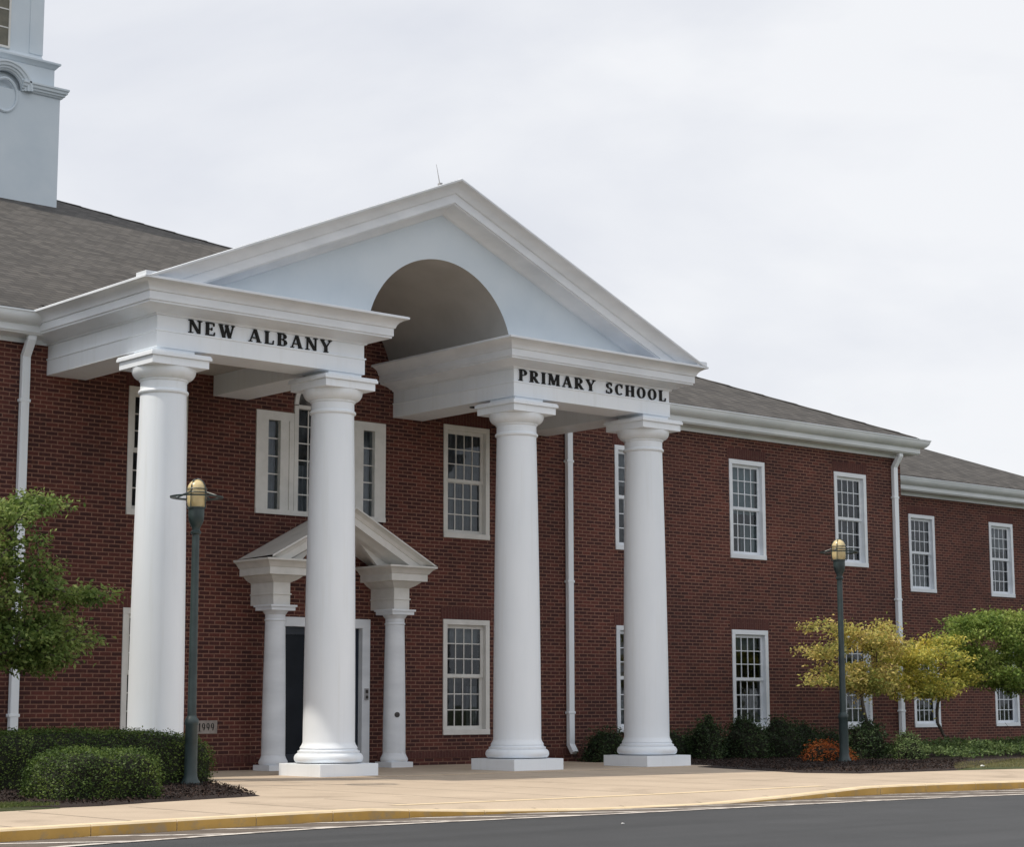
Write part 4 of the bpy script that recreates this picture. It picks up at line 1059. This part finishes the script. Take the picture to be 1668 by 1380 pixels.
# ------------------------------------------------------------------ hedges and shrubs
shrub('hedge', (-9.55, -1.55, 0), (3.55, .66, .89), 'leaf_hedge', 'long clipped green hedge in front of the leftmost tall column', 'hedge', 42000, .038, 5, boxy=2.6, lump=.03)
shrub('clipped_bush', (-9.98, -5.1, 0), (.76, .8, .66), 'leaf_hedge', 'rounded green bush nearest the road, left of the lamp post', 'bush', 15000, .038, 6, boxy=2.8, lump=.07)
shrub('clipped_bush', (-12.6, -3.6, 0), (1.6, 1.2, .78), 'leaf_hedge', 'dark shaded bush at the left edge of the bed', 'bush', 8000, .05, 8, boxy=1.6, lump=.05)
G = 'dark evergreen shrubs along the right wing wall'
for i, (x, y, rx, h, lb) in enumerate([(7.25, 2.6, .48, .66, 'dark round shrub between the two right-hand tall columns'), (8.95, 2.7, .62, .66, 'low dark shrub just behind the rightmost tall column'),
     (9.80, 1.9, .40, .98, 'dark upright shrub first to the right of the rightmost tall column'), (11.05, 1.8, .50, .92, 'dark shrub in front of the lower wing window'),
     (12.2, 1.9, .62, .80, 'broad dark shrub right of the lower wing window'), (13.45, 2.2, .60, .78, 'low dark shrub behind the orange shrub'), (12.5, -.5, .42, .86, 'dark upright shrub beside the orange shrub'),
     (10.4, 2.7, .50, .60, 'low dark shrub close to the wall between two taller shrubs'), (14.6, 2.4, .7, .62, 'low dark shrub by the wall under the yellow tree')]):
    shrub('evergreen_shrub', (x, y, 0), (rx, rx, h), 'leaf_dark', lb, 'shrub', 3600, .06, 40 + i, G, boxy=1.25, lump=.2, spiky=1.6)
shrub('orange_shrub', (10.5, -1.1, 0), (.88, .36, .43), 'leaf_orange', 'low rust-orange shrub around the foot of the right lamp post', 'shrub', 2600, .05, 60, lump=.15, spiky=1)
shrub('grey_green_shrub', (12.75, -1.6, 0), (.34, .34, .46), 'leaf_cover', 'small pale green shrub right of the dark upright shrub', 'shrub', 1800, .045, 61, lump=.15, spiky=1)
shrub('evergreen_shrub', (13.35, -1.1, 0), (.36, .36, .66), 'leaf_cover', 'medium green shrub at the left end of the ground cover', 'shrub', 2400, .05, 62, lump=.15, spiky=.6)
# ground cover right
rng = np.random.default_rng(77)
n_ = 20000; gxr = rng.uniform(13.2, 24, n_); gyr = rng.uniform(-2.4, .9, n_)
hh = .36 * (1 - ((gyr + .75) / 1.75) ** 2).clip(0, 1) ** .5 * (.8 + .25 * np.sin(gxr * 2.1) + .2 * np.sin(gxr * 5.3 + gyr * 3))
P = np.stack([gxr, gyr, .04 + hh * (1 - np.abs(rng.normal(0, .18, n_))).clip(.1, 1.1)], 1)
tag(leaves_obj('ground_cover', P, .075, 'leaf_cover', None, 78, droop=-.2), 'low leafy green ground cover in front of the small trees', 'ground cover', kind='stuff')
# grass blades on the two lawns near the walk
def blades(name, pts, seed, label, gm='grass'):
    rng = np.random.default_rng(seed); P = np.asarray(pts)
    o = leaves_obj(name, P, .05, gm, None, seed, droop=-2.0, aspect=.14, up_bias=0); return tag(o, label, 'grass', kind='stuff')
n_ = 26000; px = rng.uniform(-14.5, -11.0, n_); py = rng.uniform(-7.6, -5.2, n_)
def inpoly(x, y, poly):
    c_ = np.zeros(len(x), bool); j = len(poly) - 1
    for i in range(len(poly)):
        xi, yi = poly[i]; xj, yj = poly[j]
        c_ ^= ((yi > y) != (yj > y)) & (x < (xj - xi) * (y - yi) / (yj - yi + 1e-12) + xi); j = i
    return c_
k = inpoly(px, py, [(-20, -8.45), (-14, -7.37), (-12.2, -6.93), (-11.25, -6.72), (-11.4, -6.2), (-14, -5.2), (-20, -3)])
blades('grass', np.stack([px[k], py[k], np.full(k.sum(), .03)], 1), 81, 'short green grass at the left edge beside the walk')
n_ = 60000; px = rng.uniform(8.2, 21, n_); py = rng.uniform(-10.5, -1.9, n_)
k = inpoly(px, py, [(8.3, -6.03), (10.0, -6.35), (14, -8.1), (22, -10.8), (22, -1.95), (15, -2.95), (11.4, -3.75)])
blades('grass', np.stack([px[k], py[k], np.full(k.sum(), .018)], 1), 82, 'dry short grass between the ground cover and the walk on the right', 'grass_dry')
# mulch chips
m, n, l, b = mat('chips'); a = n.new("ShaderNodeAttribute"); a.attribute_name = 'rnd'
l.new(ramp(n, l, a.outputs['Fac'], [(0.0, (0.014, 0.008, 0.006)), (0.85, (0.034, 0.018, 0.013)), (1.0, (0.09, 0.05, 0.035))]), b.inputs['Base Color']); b.inputs['Roughness'].default_value = .95; M['chips'] = m
n_ = 14000; px = rng.uniform(-12, -5.5, n_); py = rng.uniform(-6.6, 0, n_); k = inpoly(px, py, [(-12, -6.0), (-10.6, -6.5), (-9.6, -6.2), (-7.6, -5.6), (-6.6, -3.6), (-5.6, -1.2), (-12, -1.2)])
p1 = np.stack([px[k], py[k]], 1)
n_ = 14000; px = rng.uniform(5, 13, n_); py = rng.uniform(-6, 2, n_); k = inpoly(px, py, [(6.3, -1.2), (5.15, -4.9), (5.6, -5.8), (8.2, -6.0), (11.5, -3.9), (13, -3), (13, 2), (7, 2), (7, -1)])
p1 = np.concatenate([p1, np.stack([px[k], py[k]], 1)])
tag(leaves_obj('mulch_chips', np.column_stack([p1, np.full(len(p1), .045)]), .05, 'chips', None, 83, aspect=.4), 'loose dark bark chips on the planting beds', 'mulch', kind='stuff')

# ------------------------------------------------------------------ lamp posts
def lamp(x, y, label):
    root = tag(empty('street_lamp', (x, y, .02)), label, 'street lamp', 'green lamp posts with caged globes')
    b = MB(); b.box(-.17, .17, -.17, .17, 0, .025); b.lathe([(.155, .025), (.15, .05), (.125, .09), (.11, .13), (.103, .2), (.098, .93), (.108, .95), (.112, .99), (.108, 1.03), (.085, 1.06), (.074, 1.09)], seg=24)
    for a in range(4): t = math.pi / 4 + a * math.pi / 2; b.tube([(.20 * math.cos(t) * .95, .20 * math.sin(t) * .95, .025), (.20 * math.cos(t) * .95, .20 * math.sin(t) * .95, .05)], .012, 6)
    b.build('base', 'green_metal', root)
    p = MB(); p.lathe([(.072, 1.05), (.070, 1.2), (.058, 4.02)], seg=20); p.build('pole', 'green_metal', root)
    f = MB(); f.lathe([(.058, 3.98), (.082, 4.0), (.085, 4.03), (.066, 4.05), (.066, 4.09), (.085, 4.13), (.12, 4.20), (.128, 4.30), (.128, 4.40), (.145, 4.405), (.145, 4.425)], seg=28); f.build('fitter', 'green_metal', root)
    g = MB(); pr = [(.120, 4.42), (.142, 4.46), (.150, 4.52), (.152, 4.70)]
    for i in range(1, 11): t = math.pi / 2 * i / 10; pr.append((.152 * math.cos(t) + .001, 4.70 + .175 * math.sin(t)))
    g.lathe(pr, seg=36); g.build('globe', 'globe', root, smooth=60)
    c = MB()
    for a in range(4):
        t = R(25 + 90 * a); pts = [(.165 * math.cos(t), .165 * math.sin(t), z) for z in (4.40, 4.55, 4.70)]
        pts += [(.168 * math.cos(t) * math.cos(q), .168 * math.sin(t) * math.cos(q), 4.70 + .19 * math.sin(q)) for q in (.4, .8, 1.2, 1.5)]
        c.tube(pts, .0085, 6)
    for z in (4.66, 4.72): c.ring((0, 0, z), .166, .008)
    c.build('cage', 'green_metal', root)
    h = MB(); vs = []; NN = 48
    for i in range(NN):
        t = 2 * math.pi * i / NN
        for r_, z in ((.43, 4.60), (.425, 4.575), (.34, 4.585), (.34, 4.60)): vs.append((r_ * math.cos(t), r_ * math.sin(t), z))
    h.add(vs, [(i * 4 + j, ((i + 1) % NN) * 4 + j, ((i + 1) % NN) * 4 + (j + 1) % 4, i * 4 + (j + 1) % 4) for i in range(NN) for j in range(4)])
    for a in range(4): t = R(25 + 90 * a); h.tube([(.165 * math.cos(t), .165 * math.sin(t), 4.67), (.38 * math.cos(t), .38 * math.sin(t), 4.60)], .013, 6)
    h.build('ring_shade', 'green_metal', root)
    return root
lamp(-6.587, -2.229, 'green lamp post in front of the leftmost tall column')
l2 = lamp(10.35, -1.65, 'green lamp post beside the yellow tree on the right')

# ------------------------------------------------------------------ litter
mb = MB(); rng = np.random.default_rng(5); N = 10; V = rng.normal(size=(14, 3)) * (.05, .05, .02)
import bmesh
def crumple(name, loc, s, label, mm):
    bm = bmesh.new(); bmesh.ops.create_icosphere(bm, subdivisions=2, radius=1)
    rr = random.Random(3)
    for v in bm.verts: v.co *= rr.uniform(.7, 1.15); v.co = Vector((v.co.x * s, v.co.y * s * .7, max(v.co.z, -.6) * s * .4))
    me = bpy.data.meshes.new(name); bm.to_mesh(me); bm.free(); me.materials.append(M[mm]); o = bpy.data.objects.new(name, me); C.objects.link(o); o.location = loc
    return tag(o, label, 'litter')
crumple('paper_scrap', (9.4, -5.9, .055), .055, 'crumpled white paper on the grass strip right of the walk', 'paper')
crumple('paper_scrap', (-7.0, -12.4, ROAD + .012), .022, 'tiny white scrap on the grey road', 'paper')
